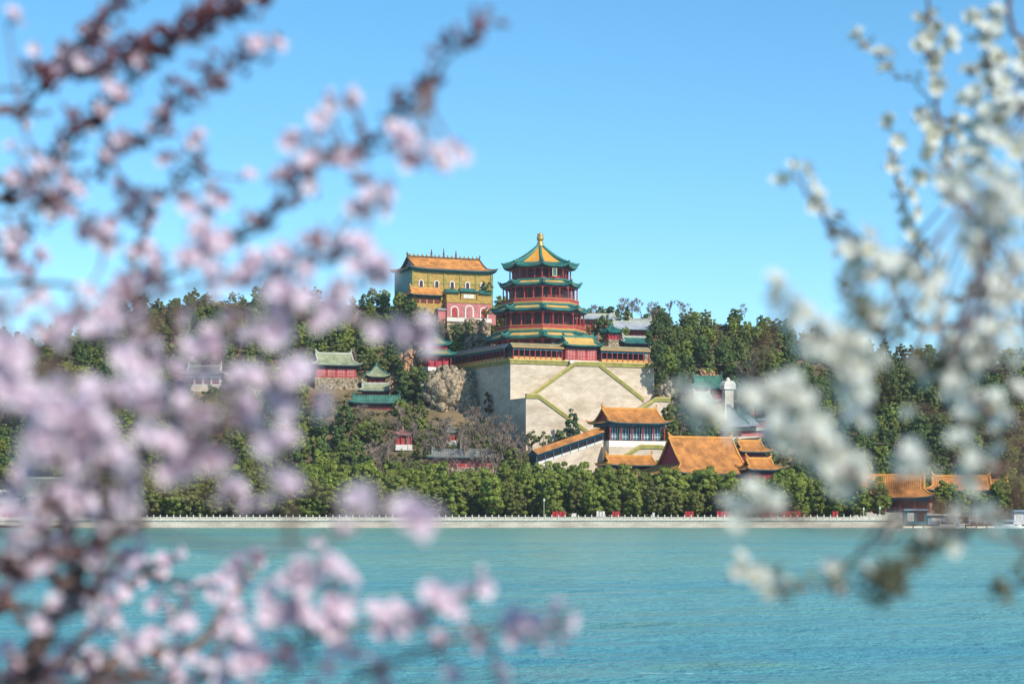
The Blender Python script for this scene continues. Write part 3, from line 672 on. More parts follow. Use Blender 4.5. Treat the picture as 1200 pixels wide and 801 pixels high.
# ---------------------------------------------------------------- smaller pavilions, rocks, stele
def sq_pavilion(name, label, cat, px, py, Y, rz, s, h1, tiers, tile, ridge, col_m, border=None, sub=3.0, group=None, n=4, lift=0.8, plinth_m=None, ww=0.85):
    """square or polygonal kiosk with one or two roofs; tiers = [(radius, z_eave, r_top, z_top), ...]"""
    t = thing(name, label, cat, P(px, py, Y), rz, group); rot = math.pi/n*(1 if n != 6 else 1)
    b = MB(); b.lathe([(s*1.12, -sub), (s*1.12, 0)], n, 0, rot=rot); b.build('plinth', plinth_m or (M['white'] if sub < 2 else M['rock']), t)
    b = MB(); b.lathe([(s*ww, 0), (s*ww, h1)], n, 0, rot=rot); b.build('wall', col_m, t)
    c = MB(); c.lathe([(0.2, 0), (0.18, h1-0.6)], 6); me = c.mesh('column', M['red'])
    for k in range(n):
        a0 = rot+2*math.pi*k/n; a1 = a0+2*math.pi/n
        for f in (0, 0.33, 0.67):
            link('column', me, t, ((math.cos(a0)*(1-f)+math.cos(a1)*f)*s, (math.sin(a0)*(1-f)+math.sin(a1)*f)*s, 0))
    b = MB(); b.lathe([(s-0.2, h1-0.6), (s+0.1, h1-0.6), (s+0.1, h1+0.15), (s-0.2, h1+0.15)], n, 0, rot=rot); b.build('beam', M['beam'], t)
    for i, (r0, z0, r1, z1) in enumerate(tiers):
        mb = MB(); K = 5; apex = r1 < 1; rings = [(ngon_ring(r0+(r1-r0)*k/K, n, rot, lift*(1-k/K)**2, 8), z0+(z1-z0)*curve(k/K)) for k in range(K+1)]
        skin(mb, rings, lambda k, j: 1 if (k == 0 or (k == K-1 and not apex) or j % 8 in (0, 7)) else 0)
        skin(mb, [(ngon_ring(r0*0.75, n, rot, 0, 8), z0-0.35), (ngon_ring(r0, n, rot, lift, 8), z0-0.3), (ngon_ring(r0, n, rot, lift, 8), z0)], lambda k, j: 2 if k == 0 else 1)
        ro = mb.build('roof', [tile, border or tile, M['soffit']], t)
        for c_ in range(n):
            h = MB(); a = rot+2*math.pi*c_/n
            pts = [((r0+(r1-r0)*k/K)*math.cos(a), (r0+(r1-r0)*k/K)*math.sin(a), z0+(z1-z0)*curve(k/K)+lift*(1-k/K)**2+0.1) for k in range(K+1)]
            pts.insert(0, ((r0+0.35)*math.cos(a), (r0+0.35)*math.sin(a), pts[0][2]+0.3)); h.tube(pts, [0.12]+[0.2]*(K+1), 5); h.build('hip_ridge', ridge, ro)
        if apex:
            h = MB(); h.lathe([(0.5, 0), (0.3, 0.4), (0.45, 0.8), (0.2, 1.3), (0.05, 1.7)], 8, 0, (0, 0, z1-0.1)); h.build('finial', ridge, ro)
        elif i+1 < len(tiers):
            h = MB(); h.lathe([(r1+0.05, z1-0.3), (r1+0.05, tiers[i+1][1]+0.1)], n, 0, rot=rot); h.build('upper_wall', col_m, t)
    return t
sq_pavilion('corner_pavilion', 'small two tiered green roofed corner pavilion with red rail on a rocky crag', 'pavilion', 510, 431, 792, TH, 6.0, 4.4,
            [(8.2, 4.5, 4.6, 6.5), (6.4, 8.2, 0.5, 11.4)], M['olive_mix'] if 'olive_mix' in M else olive_t, M['green_ridge'], M['crimson'], M['green_tile'], sub=1.4)
x_, y_, z_ = P(510, 431, 792)
def rock(label, px, py_top, py_bot, Y, wpx, depth, m, seed, grp='rocky outcrops beside the terrace', boulders=16):
    rnd = random.Random(seed); x0, y0, zb_ = P(px, py_bot, Y); zt_ = P(px, py_top, Y)[2]; Wd = wpx*Y/F; H = zt_-zb_
    V = []; Fc = []
    for k in range(boulders*3):
        fz = rnd.random()**0.8; sp = 1-0.35*fz
        c = Vector(((rnd.random()-0.5)*Wd*0.75*sp, (rnd.random()-0.5)*depth*0.7+fz*depth*0.12, H*fz*0.82)); s = rnd.uniform(0.07, 0.16)*min(Wd, H)*1.1
        for q in range(2):
            cc = c+Vector((rnd.uniform(-1, 1), rnd.uniform(-1, 1), rnd.uniform(-1, 1)))*s*0.8; e = [s*rnd.uniform(0.4, 1.0) for _ in range(3)]; e[2] *= 1.25
            Rm = Matrix.Rotation(rnd.uniform(0, 6.28), 3, 'Z') @ Matrix.Rotation(rnd.uniform(-.5, .5), 3, 'X') @ Matrix.Rotation(rnd.uniform(-.4, .4), 3, 'Y')
            base = len(V)
            for z in (-1, 0, 1):
                for kx in range(8):
                    a = kx*math.pi/4+rnd.uniform(-.25, .25); rr_ = rnd.uniform(0.75, 1.1)*(0.72 if z else 1.0)
                    V.append(tuple(cc+Rm @ Vector((math.cos(a)*e[0]*rr_, math.sin(a)*e[1]*rr_, z*e[2]*rnd.uniform(.7, 1)))))
            for z in range(2):
                for kx in range(8): k2 = (kx+1) % 8; Fc.append((base+z*8+kx, base+z*8+k2, base+z*8+8+k2, base+z*8+8+kx))
            for top in (0, 16):
                for kx in (0, 2, 4, 6):
                    f_ = (base+top+kx, base+top+(kx+1) % 8, base+top+(kx+2) % 8)
                    V.append(tuple(sum((Vector(V[base+top+m_]) for m_ in range(8)), Vector())/8)) if kx == 0 else None
                    ce_ = len(V)-1; Fc.append((f_[0], f_[1], f_[2], ce_) if top else (f_[2], f_[1], f_[0], ce_))
    o = link('rock_outcrop', np_mesh('rock_outcrop', np.array(V), np.array(Fc), [m]), None, (x0, y0, zb_)); return tag(o, label, 'rock', grp)
rock('tall craggy tan rock face carrying the small two tiered corner pavilion', 525, 432, 516, 786, 78, 18, M['rock'], 3, boulders=230)
rock('tan boulders just above the dark gallery roof beside the tower', 560, 391, 420, 822, 44, 14, M['rock'], 4, boulders=50)
rock('orange tan crag left of the two tiered corner pavilion', 480, 405, 455, 795, 26, 8, M['orange_rock'], 5, boulders=40)
rock('narrow orange rock below the orange crag on the left slope', 462, 437, 475, 785, 16, 6, M['orange_rock'], 15, boulders=12)
rock('grey tan rock pile against the right end of the great terrace', 779, 440, 505, 778, 24, 12, M['rock'], 6, boulders=50)
rock('bare orange earth bank above the green roofed pavilions', 828, 432, 450, 800, 44, 12, M['orange_rock'], 7, boulders=14)
rock('tan rocks at the foot of the hilltop arched gate', 556, 372, 396, 843, 42, 14, M['rock'], 8, boulders=50)
# buildings on the ridge right of the tower
hall('red_hall', 'long pink red walled hall with grey roof behind the tower', 'hall', 697, 391, 842, R(6), 19, 9, 5.0, 2.2, M['slate_tile'], M['pale_ridge'], M['pinkred'], M['pinkred'], 4, sub=8, lift=0.3, beam=False, door=M['crimson'])
hall('red_side_hall', 'dark crimson hall with pale slate roof among trees right of the tower', 'hall', 741, 402, 826, R(8), 19, 10, 4.5, 3.3, M['slate_tile'], M['pale_ridge'], M['crimson'], M['crimson'], 4, sub=8, lift=0.5, beam=False)
hall('slate_roof_hall', 'small slate roofed house uphill of the dark crimson hall', 'hall', 750, 393, 850, R(-8), 11, 7, 3.4, 2.6, M['slate_tile'], M['pale_ridge'], M['crimson'], M['pinkred'], 3, sub=8, lift=0.4, beam=False)
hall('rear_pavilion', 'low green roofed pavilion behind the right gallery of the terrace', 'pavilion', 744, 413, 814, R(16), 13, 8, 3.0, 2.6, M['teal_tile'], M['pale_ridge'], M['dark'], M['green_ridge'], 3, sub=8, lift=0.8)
sq_pavilion('tree_kiosk', 'small green kiosk with pointed roof on the rim by the terrace right end', 'pavilion', 716, 398, 806, TH, 2.6, 2.6, [(4.2, 2.8, 0.4, 5.0)], M['teal_tile'], M['green_ridge'], M['crimson'], sub=5)
# white stele
t = thing('stone_stele', 'tall white stone stele with carved cap standing right of the terrace', 'stele', P(853, 494, 768), R(25))
b = MB(); b.box(-2.6, 2.6, -2.0, 2.0, -5, 1.2); b.box(-2.2, 2.2, -1.6, 1.6, 1.2, 3.0); b.build('base', M['white'], t)
b = MB(); b.box(-1.7, 1.7, -0.95, 0.95, 3.0, 11.2); sh = b.build('shaft', M['white'], t)
b = MB(); b.box(-1.15, 1.15, -1.02, -0.96, 4.2, 10.4); b.build('inscription_panel', M['marble'], sh)
b = MB(); b.box(-2.3, 2.3, -1.5, 1.5, 11.2, 12.6); b.extrude([(-2.5, 12.6), (2.5, 12.6), (1.9, 13.6), (1.0, 14.2), (-1.0, 14.2), (-1.9, 13.6)], -1.6, 1.6); b.lathe([(0.7, 14.2), (0.8, 14.8), (0.1, 15.4)], 8); b.build('cap', M['white'], t)
t = thing('stele_terrace', 'pink red terrace wall with grey coping under the white stele', 'terrace', P(873, 514, 760), R(4))
b = MB(); b.box(-8.5, 8.5, 0.5, 9, -6, 6.4); b.build('wall', M['pinkred'], t)
b = MB(); b.box(-8.8, 8.8, 0.1, 9.2, 6.4, 7.0); b.build('coping', M['slate_tile'], t)
b = MB(); b.box(-8.6, 8.6, 0.0, 0.48, 2.8, 4.0); b.build('pale_band', M['white'], t)
b = MB(); b.box(-8.6, 8.6, 0.1, 0.48, -2.0, 0.9); b.build('lower_band', M['white'], t)
hall('green_hall', 'green roofed two storey hall left of the white stele', 'hall', 829, 474, 786, R(10), 15, 11, 5.6, 4.2, M['jade_tile'], M['jade_tile'], M['crimson'], M['jade_tile'], 4, sub=8, lift=0.9, border=M['green_tile'], over=2.2)
hall('green_side_hall', 'lower jade roofed wing in front of the green roofed hall', 'hall', 822, 484, 778, R(30), 10, 8, 3.4, 3.6, M['jade_tile'], M['pale_ridge'], M['crimson'], M['fascia'], 3, sub=8, lift=0.8)
hall('dark_hall', 'dark hall with grey roof just right of the white stele', 'hall', 884, 488, 776, R(2), 15, 8, 4.4, 2.8, M['grey_tile'], M['pale_ridge'], M['crimson'], M['crimson'], 4, sub=8, lift=0.4, door=M['white'])
hall('small_green_hall', 'small green roofed house right of the pink red terrace wall', 'hall', 915, 492, 770, R(-5), 12, 8, 3.6, 3.0, M['teal_tile'], M['pale_ridge'], M['pinkred'], M['crimson'], 3, sub=8, lift=0.5)
def tilted_stair(px, py, Y, dx, label):
    x, y, z = P(px, py, Y); t = thing('garden_stair', label, 'stairs', (x, y, z), R(8), 'stairs beside the white stele')
    b = MB(); b.extrude([(-3.6, -2), (4.2, -2), (4.2, -1.2), (-3.0, 5.0), (-3.6, 5.0)], -0.4, 0.4); b.build('parapet', M['slate_tile'], t)
    b = MB(); b.extrude([(4.3, -1.25), (4.3, -0.7), (-2.9, 5.6), (-3.7, 5.6), (-3.7, 5.05), (-3.0, 5.05)][::-1][::-1], -0.5, 0.5); b.build('coping', M['green_ridge'], t)
tilted_stair(864, 493, 757, 1, 'sloping green topped stair parapet next to the white stele base')
tilted_stair(876, 492, 758.5, 1, 'sloping green topped stair parapet in front of the dark hall')
# left slope
hall('red_white_hall', 'mossy roofed hall with red wall over a pale base among pink blossoms', 'hall', 391, 443, 800, R(18), 18, 11, 4.2, 4.6, M['moss_tile'], M['pale_ridge'], M['red'], M['crimson'], 4, sub=6.5, lift=0.4, beam=True, plinth=1, door=M['pinkred'])
sq_pavilion('slope_pavilion', 'small green roofed pavilion on the slope right of the mossy roofed hall', 'pavilion', 441, 453, 800, R(12), 4.0, 3.4, [(6.2, 3.6, 0.5, 7.4)], M['moss_tile'], M['green_ridge'], M['crimson'], sub=5)
hall('jade_gate', 'bright jade roofed gate house with orange red wall on the left slope', 'gate house', 441, 483, 780, R(8), 20, 8, 3.0, 2.6, M['jade_tile'], M['jade_tile'], M['red'], M['jade_tile'], 4, sub=6, lift=0.6)
hall('jade_upper_gate', 'small orange red house with pale green roof above the jade roofed gate', 'hall', 441, 470, 790, R(8), 13, 7, 3.4, 2.8, M['moss_tile'], M['pale_ridge'], M['red'], M['red'], 3, sub=5, lift=0.4, beam=True)
hall('low_red_hall', 'long low grey roofed building with red front behind the shore trees', 'hall', 541, 548, 729, R(4), 23, 8, 3.2, 2.6, M['grey_tile'], M['grey_tile'], M['pinkred'], M['pinkred'], 7, sub=6, lift=0.2, beam=False, door=M['red'])
sq_pavilion('red_kiosk', 'small red kiosk with white posts among bare trees on the left', 'pavilion', 472, 521, 746, R(10), 3.6, 3.4, [(4.4, 3.4, 0.4, 4.8)], M['pink_tile'], M['pink_tile'], M['red'], sub=1.9, plinth_m=M['white'])
sq_pavilion('bare_wood_kiosk', 'tiny red hut with grey roof among bare trees under the crag', 'pavilion', 528, 516, 752, R(10), 2.4, 2.8, [(3.2, 2.8, 0.4, 4.4)], M['grey_tile'], M['grey_tile'], M['red'], sub=1.9)
hall('buried_hall', 'pale wall and grey roof of a house on the slope behind pink blossoms', 'hall', 240, 452, 800, R(-4), 16, 9, 3.8, 3.2, M['grey_tile'], M['pale_ridge'], M['white'], M['white'], 4, sub=5, lift=0.3, beam=False)
# shore buildings
hall('shore_hall', 'orange roofed hall on the right shore above the boat landing', 'hall', 1047, 600, 668, R(-12), 25, 15, 4.2, 6.9, M['orange_tile'], M['orange_ridge'], M['kiosk_teal'], M['crimson'], 5, sub=2, lift=0.8, verandah=1.2, gy=0.5)
hall('shore_rear_hall', 'orange roof of a second hall among trees behind the boat landing', 'hall', 1126, 589, 685, R(-6), 22, 10, 3.6, 4.6, M['orange_tile'], M['orange_ridge'], M['crimson'], M['crimson'], 5, sub=4, lift=0.5)
hall('far_shore_hall', 'small orange roof at far right among the shore trees', 'hall', 1168, 590, 690, R(-20), 10, 8, 3.4, 3.8, M['orange_tile'], M['orange_ridge'], M['crimson'], M['crimson'], 3, sub=4, lift=0.4)
hall('grey_shore_hall', 'grey tiled hall with upturned eaves on the far left shore', 'hall', 55, 604, 656, R(6), 24, 14, 5.4, 5.6, M['grey_tile'], M['pale_ridge'], M['crimson'], M['white'], 6, sub=2, lift=1.4, verandah=1.8, over=2.0)
hall('grey_gate', 'smaller grey roofed gate left of the grey shore hall', 'gate house', 4, 606, 650, R(6), 12, 8, 4.0, 3.6, M['grey_tile'], M['white'], M['crimson'], M['white'], 3, sub=2, lift=1.2)
# landings
t = thing('boat_landing', 'long dark timber boat landing with white rails on the right shore', 'landing', P(1140, 606, 634))
z0 = -3.0
b = MB(); b.box(-21, 40, -2.5, 9.0, z0+0.55, z0+1.0); b.build('deck', M['wood'], t)
b = MB()
for q in np.arange(-20.5, 40, 3.0): b.box(q-0.15, q+0.15, -2.4, -2.1, z0-1.5, z0+0.54)
b.build('pile', M['wood'], t)
pmw = mat('rail_white', (0.75, 0.76, 0.74), 0.5)
for q in np.arange(-1, 40, 2.2):
    b = MB(); b.box(q-0.08, q+0.08, 0.0, 0.16, z0+1.0, z0+2.6); b.build('post', pmw, t)
b = MB(); b.box(-1, 39, 0.03, 0.13, z0+2.2, z0+2.35); b.box(-1, 39, 0.03, 0.13, z0+1.6, z0+1.7); b.build('rail', pmw, t)
def kiosk(px, label, wd, hgt, wall_m, roof_m, Y=640):
    x, y, z = P(px, 606, Y); t = thing('landing_kiosk', label, 'kiosk', (x, y, 1.0), 0, 'kiosks on the boat landing')
    b = MB(); b.box(-wd/2, wd/2, -1.8, 1.8, 0, hgt); b.build('wall', wall_m, t)
    b = MB(); b.extrude([(-wd/2-0.5, hgt), (wd/2+0.5, hgt), (wd/2+0.2, hgt+0.5), (-wd/2-0.2, hgt+0.5)], -2.5, 2.3); b.build('roof', roof_m, t)
    for k in range(2):
        a = -wd/2+wd*(0.12+0.45*k); b = MB(); b.box(a, a+wd*0.3, -1.87, -1.81, 0.9, hgt-0.5); b.build('window', M['window'] if k else M['white'], t)
kiosk(1072, 'dark teal ticket kiosk with pale blue roof on the boat landing', 6.5, 4.0, M['kiosk_teal'], M['blue_roof'])
kiosk(1151, 'dark wooden kiosk in the middle of the boat landing', 6.0, 3.6, M['wood'], M['grey_tile'], 641)
kiosk(1197, 'white walled kiosk with blue roof at right end of the landing', 5.0, 3.7, M['boat_white'], M['blue_roof'])
kiosk(1104, 'pale glass sided shelter behind the white boat', 9.0, 2.6, M['blue_roof'], M['white'], 642)
def boat(px, label, Lb, hull_m, Y=629, cab=True):
    x, y, z = P(px, 606, Y); t = thing('boat', label, 'boat', (x, y, 0.0), R(2), 'boats moored at the landings')
    b = MB(); secs = [(-1, 0.85, 0.9), (-0.6, 1.1, 0.75), (0, 1.2, 0.7), (0.6, 0.95, 0.8), (0.92, 0.35, 1.0), (1.0, 0.05, 1.1)]
    i0 = len(b.v)
    for s, hw, zt_ in secs:
        X = s*Lb/2; b.v += [(X, -hw, zt_), (X, -hw*0.75, -0.25), (X, hw*0.75, -0.25), (X, hw, zt_), (X, 0, zt_-0.15)]
    for k in range(len(secs)-1):
        for j in range(5): j2 = (j+1) % 5; b.face((i0+k*5+j, i0+(k+1)*5+j, i0+(k+1)*5+j2, i0+k*5+j2))
    b.face((i0+4, i0+3, i0+2, i0+1, i0)); b.build('hull', hull_m, t)
    if cab:
        b = MB(); b.box(-Lb*0.3, Lb*0.18, -0.85, 0.85, 0.6, 1.9); cb = b.build('cabin', M['boat_white'], t)
        b = MB(); b.box(-Lb*0.34, Lb*0.24, -1.0, 1.0, 1.9, 2.02); b.build('canopy', M['blue_roof'], cb)
        b = MB(); b.box(-Lb*0.27, Lb*0.15, -0.9, -0.86, 1.15, 1.7); b.build('window', M['window'], cb)
    else:
        for q in (-0.5, 0, 0.5):
            b = MB(); b.box(q*Lb*0.6-0.2, q*Lb*0.6+0.2, -0.85, 0.85, 0.55, 0.68); b.build('bench', M['wood'], t)
    return t
boat(1112, 'white cabin boat moored at the right landing', 9.0, M['boat_white'])
boat(1182, 'white boat moored near the right end of the landing', 7.5, M['boat_white'])
boat(58, 'dark wooden rowing boat below the far left shore wall', 8.0, M['wood'], 636, False)
boat(14, 'second dark rowing boat at the far left edge', 7.0, M['wood'], 637, False)
# things along the promenade
def panel(px, label, wd, hgt, m, Y=648, grp='red notice boards behind the balustrade'):
    x, y, z = P(px, 606, Y); t = thing('notice_board', label, 'notice board', (x, y, 2.42), 0, grp)
    n_ = max(1, int(round(wd/0.95)))
    for k in range(n_):
        a = -wd/2+wd*k/n_; b = MB(); b.box(a+0.06, a+wd/n_-0.12, -0.06, 0.06, 0.75+0.12*math.sin(k*2.3+px), hgt-0.15*abs(math.sin(k*1.7+px))); b.build('sheet', m, t)
    for s in (-wd/2+0.1, wd/2-0.1): b = MB(); b.box(s-0.08, s+0.08, 0.065, 0.2, 0, hgt+0.1); b.build('post', M['wood'], t)
M['banner_red'] = mat('banner_red', (0.38, 0.03, 0.035), 0.6, var=0.35, vscale=2.5)
for px, wd, lb in ((655, 4.0, 'red notice board behind the balustrade left of the white board'), (722, 2.4, 'small dark red board behind the balustrade'),
                   (808, 2.6, 'red board behind the balustrade below the largest orange roof'), (848, 4.2, 'red board partly behind white blossom on the right promenade'), (899, 4.6, 'first of two long red boards on the right promenade'),
                   (927, 5.8, 'longest red board, rightmost on the promenade'), (979, 1.8, 'small pink red board right of the longest red board')):
    panel(px, lb, wd, 2.5, M['banner_red'])
panel(704, 'white notice board behind the balustrade among dark trunks', 2.6, 2.5, M['white'], grp='white boards behind the balustrade')
panel(673, 'small white board just right of the red notice board', 1.4, 1.9, M['white'], grp='white boards behind the balustrade')
panel(766, 'narrow white board in the tree shade', 0.8, 2.1, M['white'], grp='white boards behind the balustrade')
panel(116, 'white panel behind the left end of the balustrade', 2.6, 2.4, M['white'], grp='white boards behind the balustrade')
panel(147, 'wide pale panel among the left shore trees', 4.5, 4.0, M['marble'], Y=652, grp='white boards behind the balustrade')
b = MB(); b.box(-0.6, 0.6, -0.4, 0.4, 0, 1.1); b.box(-0.7, 0.7, -0.5, 0.5, 1.1, 1.35); o = b.build('storage_box', M['yellow']); x, y, z = P(125, 606, 641.9); o.location = (x+0.3, y+0.2, 2.42); tag(o, 'bright yellow box standing on the left end of the promenade', 'box')
def lamp(px, Y, h, label):
    x, y, z = P(px, 606, Y); t = thing('street_lamp', label, 'lamp post', (x, y, 2.42), 0, 'lamp posts on the promenade')
    b = MB(); b.lathe([(0.14, 0), (0.12, 0.4), (0.07, 0.5), (0.06, h)], 8); b.build('pole', M['white'], t)
    b = MB(); b.lathe([(0.1, h), (0.25, h+0.1), (0.3, h+0.6), (0.12, h+0.9)], 8); b.build('lantern', M['white'], t)
lamp(637.5, 646, 5.2, 'white lamp post among green shore trees left of the red notice board')
lamp(1012, 645.5, 2.6, 'white lamp post at the right end of the balustrade')
lamp(1031, 645.5, 2.9, 'white lamp post beside the shore hall')
lamp(118, 646, 5.5, 'white lamp post above the left end of the balustrade')
# ================================================================ trees
rng = np.random.default_rng(7)
def crown(seed, kind, H, Rd, ncl, nleaf, ls):
    """leaf-sized faces gathered in clumps through the crown; returns V (n,4,3)"""
    g = np.random.default_rng(seed); C = []
    while len(C) < ncl:
        p = g.uniform(-1, 1, 3)
        if kind == 'round':
            r = math.sqrt(p[0]**2+p[1]**2); zz = (p[2]+1)/2
            lim = 0.98*math.sqrt(max(0, 1-((zz-0.42)/0.60)**2)) if zz < 0.99 else 0
            if zz < 0.12: lim *= 0.7
            if r > lim or (r < lim*0.45 and g.random() < 0.6): continue
        elif kind == 'cone':
            r = math.sqrt(p[0]**2+p[1]**2); zz = (p[2]+1)/2; lim = (1-zz)**0.75*0.95+0.12
            if r > lim or (r < lim*0.4 and g.random() < 0.6): continue
        elif kind == 'column':
            r = math.sqrt(p[0]**2+p[1]**2); zz = (p[2]+1)/2; lim = min(1, (1-zz)*2.6+0.15)*min(1, zz*4+0.6)
            if r > lim: continue
        else:  # flat tiered pine
            r = math.sqrt(p[0]**2+p[1]**2); zz = (p[2]+1)/2; lim = 0.5+0.5*math.sin(math.pi*(0.25+0.75*zz))
            if r > lim: continue
        C.append((p[0]*Rd, p[1]*Rd, zz*H))
    C = np.array(C); cr = Rd*(0.235 if kind != 'flat' else 0.33)*g.uniform(0.7, 1.3, ncl)
    ci = np.repeat(np.arange(ncl), nleaf); N = len(ci)
    d = g.normal(size=(N, 3)); d /= np.linalg.norm(d, axis=1)[:, None]
    rad = g.uniform(0.45, 1.0, N)**0.6
    flat = 0.75 if kind != 'flat' else 0.45
    pos = C[ci]+d*(rad*cr[ci])[:, None]*np.array([1, 1, flat])
    nrm = d*np.array([1, 1, 1.2])+np.array([0, 0, 0.25])+g.normal(size=(N, 3))*0.3; nrm /= np.linalg.norm(nrm, axis=1)[:, None]
    a = np.cross(nrm, g.normal(size=(N, 3))); a /= np.linalg.norm(a, axis=1)[:, None]; b_ = np.cross(nrm, a)
    s = (ls*g.uniform(0.6, 1.25, N))[:, None]*0.5
    out_ = pos-np.array([0, 0, H*0.35]); out_ /= np.linalg.norm(out_, axis=1)[:, None]+1e-6
    N4 = d*0.6+out_*0.6+nrm*0.55+np.array([0, 0, 0.15]); N4 /= np.linalg.norm(N4, axis=1)[:, None]; crown.N = N4
    return np.stack([pos-a*s-b_*s*0.7, pos+a*s-b_*s*0.7, pos+a*s*0.8+b_*s*0.7, pos-a*s*0.8+b_*s*0.7], 1)
def bare(seed, H, Rd):
    """bare tree: limbs as thin crossed ribbons built from tubes; returns MB"""
    r = random.Random(seed); mb = MB()
    def grow(p, d, L, rad, lev):
        n = 3; pts = [p]; q = Vector(p)
        for k in range(n):
            d = (d+Vector((r.uniform(-.22, .22), r.uniform(-.22, .22), r.uniform(-.05, .2)))).normalized(); q = q+d*L/n; pts.append(tuple(q))
        mb.tube(pts, [rad*(1-0.45*k/n) for k in range(n+1)], 3 if lev > 1 else 5, 0, False)
        if lev >= 5: return
        for k in range(3 if lev < 2 else 4 if lev < 4 else 5):
            s = Vector(pts[r.choice((1, 2, 3, 3))]); a = r.uniform(0, 6.28); sp = r.uniform(0.4, 0.95)
            nd = (d+Vector((math.cos(a), math.sin(a), r.uniform(0, 0.4)))*sp).normalized()
            grow(tuple(s), nd, L*r.uniform(0.58, 0.75), max(rad*0.52, 0.034), lev+1)
    grow((0, 0, 0), Vector((0, 0, 1)), H*0.32, H*0.022, 0)
    return mb
def quads(V4):
    V = V4.reshape(-1, 3); return V, np.arange(len(V)).reshape(-1, 4)
KINDS = {}
def reg(key, kind, H, Rd, ncl, nleaf, ls, mname, nvar, z0, lo):
    KINDS[key] = []
    for v in range(nvar):
        V4 = crown(hash((key, v)) % 10000 if False else sum(map(ord, key))*13+v, kind, H-z0, Rd, ncl, nleaf, ls); V4[..., 2] += z0
        V, Fq = quads(V4); me = np_mesh('crown', V, Fq, [M[mname]], smooth=True); me.normals_split_custom_set_from_vertices(np.repeat(crown.N, 4, 0).tolist())
        tb = MB(); g = random.Random(v+3); tb.tube([(0, 0, -1.5), (g.uniform(-.2, .2), g.uniform(-.2, .2), H*0.35), (g.uniform(-.4, .4), g.uniform(-.4, .4), H*0.8)], [H*0.022, H*0.016, H*0.006], 6)
        for k in range(6):
            a = g.uniform(0, 6.28); zb_ = H*g.uniform(0.2, 0.6); tb.tube([(0, 0, zb_), (math.cos(a)*Rd*0.6, math.sin(a)*Rd*0.6, zb_+H*0.15)], [H*0.008, H*0.003], 4, 0, False)
        tme = tb.mesh('trunk', M['bark'])
        L4 = crown(sum(map(ord, key))*17+v, kind, H-z0, Rd, ncl, max(6, nleaf//lo), ls*math.sqrt(lo)*0.85); L4[..., 2] += z0; LN = crown.N
        KINDS[key].append((me, tme, L4, H, LN))
reg('shore', 'round', 12.0, 3.5, 105, 95, 0.42, 'leaf_green', 5, 1.6, 4)
reg('point', 'cone', 13.5, 3.3, 100, 90, 0.42, 'leaf_green', 3, 1.4, 4)
reg('lime', 'round', 11.0, 3.2, 90, 85, 0.42, 'leaf_lime', 3, 1.4, 4)
reg('bush', 'round', 6.5, 3.0, 26, 60, 0.5, 'leaf_olive', 3, 0.3, 3)
reg('dark', 'round', 10.0, 3.3, 66, 60, 0.5, 'leaf_dark', 4, 1.2, 2)
reg('cone', 'cone', 11.0, 2.9, 66, 58, 0.5, 'leaf_dark', 3, 0.8, 2)
reg('green', 'round', 9.5, 3.2, 66, 60, 0.5, 'leaf_green', 3, 1.0, 2)
reg('olive', 'column', 9.5, 2.3, 54, 56, 0.5, 'leaf_olive', 3, 0.8, 2)
reg('blue', 'cone', 12.5, 3.6, 70, 60, 0.5, 'leaf_blue', 2, 0.6, 3)
reg('brown', 'column', 10.0, 2.0, 30, 60, 0.45, 'leaf_brown', 2, 1.0, 3)
BARE = [bare(s, 9.0, 3).mesh('crown', M['twigs']) for s in (1, 2, 3)]
WHO = {'point': 'pointed green tree', 'lime': 'yellow green leafy tree', 'shore': 'leafy green tree', 'bush': 'olive green bush', 'dark': 'dark green pine', 'cone': 'dark pointed cypress', 'green': 'mid green bushy tree', 'olive': 'slender olive green cypress', 'blue': 'tall blue green cypress', 'brown': 'rusty brown cypress', 'bare': 'bare grey brown tree'}
CAT = {'shore': 'tree', 'bush': 'bush', 'bare': 'tree'}
NM = {'point': 'pointed_tree', 'lime': 'leafy_tree', 'shore': 'broadleaf_tree', 'bush': 'bush', 'dark': 'pine_tree', 'cone': 'cypress_tree', 'green': 'bushy_tree', 'olive': 'slender_cypress', 'blue': 'blue_cypress', 'brown': 'brown_cypress', 'bare': 'bare_tree'}
def add_tree(key, x, y, z, s, rz, label, group, sx=1.0):
    if key == 'bare':
        o = link(NM[key], random.Random(int(x*10+y)).choice(BARE), None, (x, y, z), rz); o.scale = (s*sx, s*sx, s); return tag(o, label, 'tree', group)
    me, tme, _, H, _n = KINDS[key][int(rng.integers(len(KINDS[key])))]
    t = thing(NM[key], label, CAT.get(key, 'tree'), (x, y, z), rz, group); t.scale = (s*sx, s*sx, s)
    link('crown', me, t); link('trunk', tme, t); return t
# keep-clear zones on the picture plane: (px0, py0, px1, py1, nearer-than-Y)
CLEAR = [(484,300,577,336,860),(458,300,484,334,850),(482,336,520,352,840),(515,335,572,374,842),(586,270,690,400,800),(530,403,600,500,806),(600,418,770,521,790),(617,462,660,522,780),(600,404,770,424,790),(684,476,788,522,742),(640,505,705,534,738),
         (485,390,535,434,805),(500,433,548,487,795),(772,508,826,540,715),(826,508,886,529,715),(862,517,898,532,722),(878,537,909,552,700),(686,372,712,388,850),(716,380,768,402,835),(812,446,850,478,795),(846,443,864,492,775),(848,488,898,512,775),(864,468,930,490,785),
         (368,417,412,458,808),(425,463,476,480,792),(428,440,455,452,806),(500,530,578,542,726),(458,504,486,516,745),(520,503,536,514,750),(1040,556,1080,582,672),(1060,580,1090,596,672),(1128,562,1150,570,690),(15,566,95,600,662),(0,575,30,600,656),(772,442,786,480,785),
         (470,405,494,452,800),(455,437,470,470,790),(545,392,570,412,830),(812,436,850,446,805),(540,374,575,394,850),(225,436,258,450,808)]
FOOT = []   # circles on the ground occupied by buildings
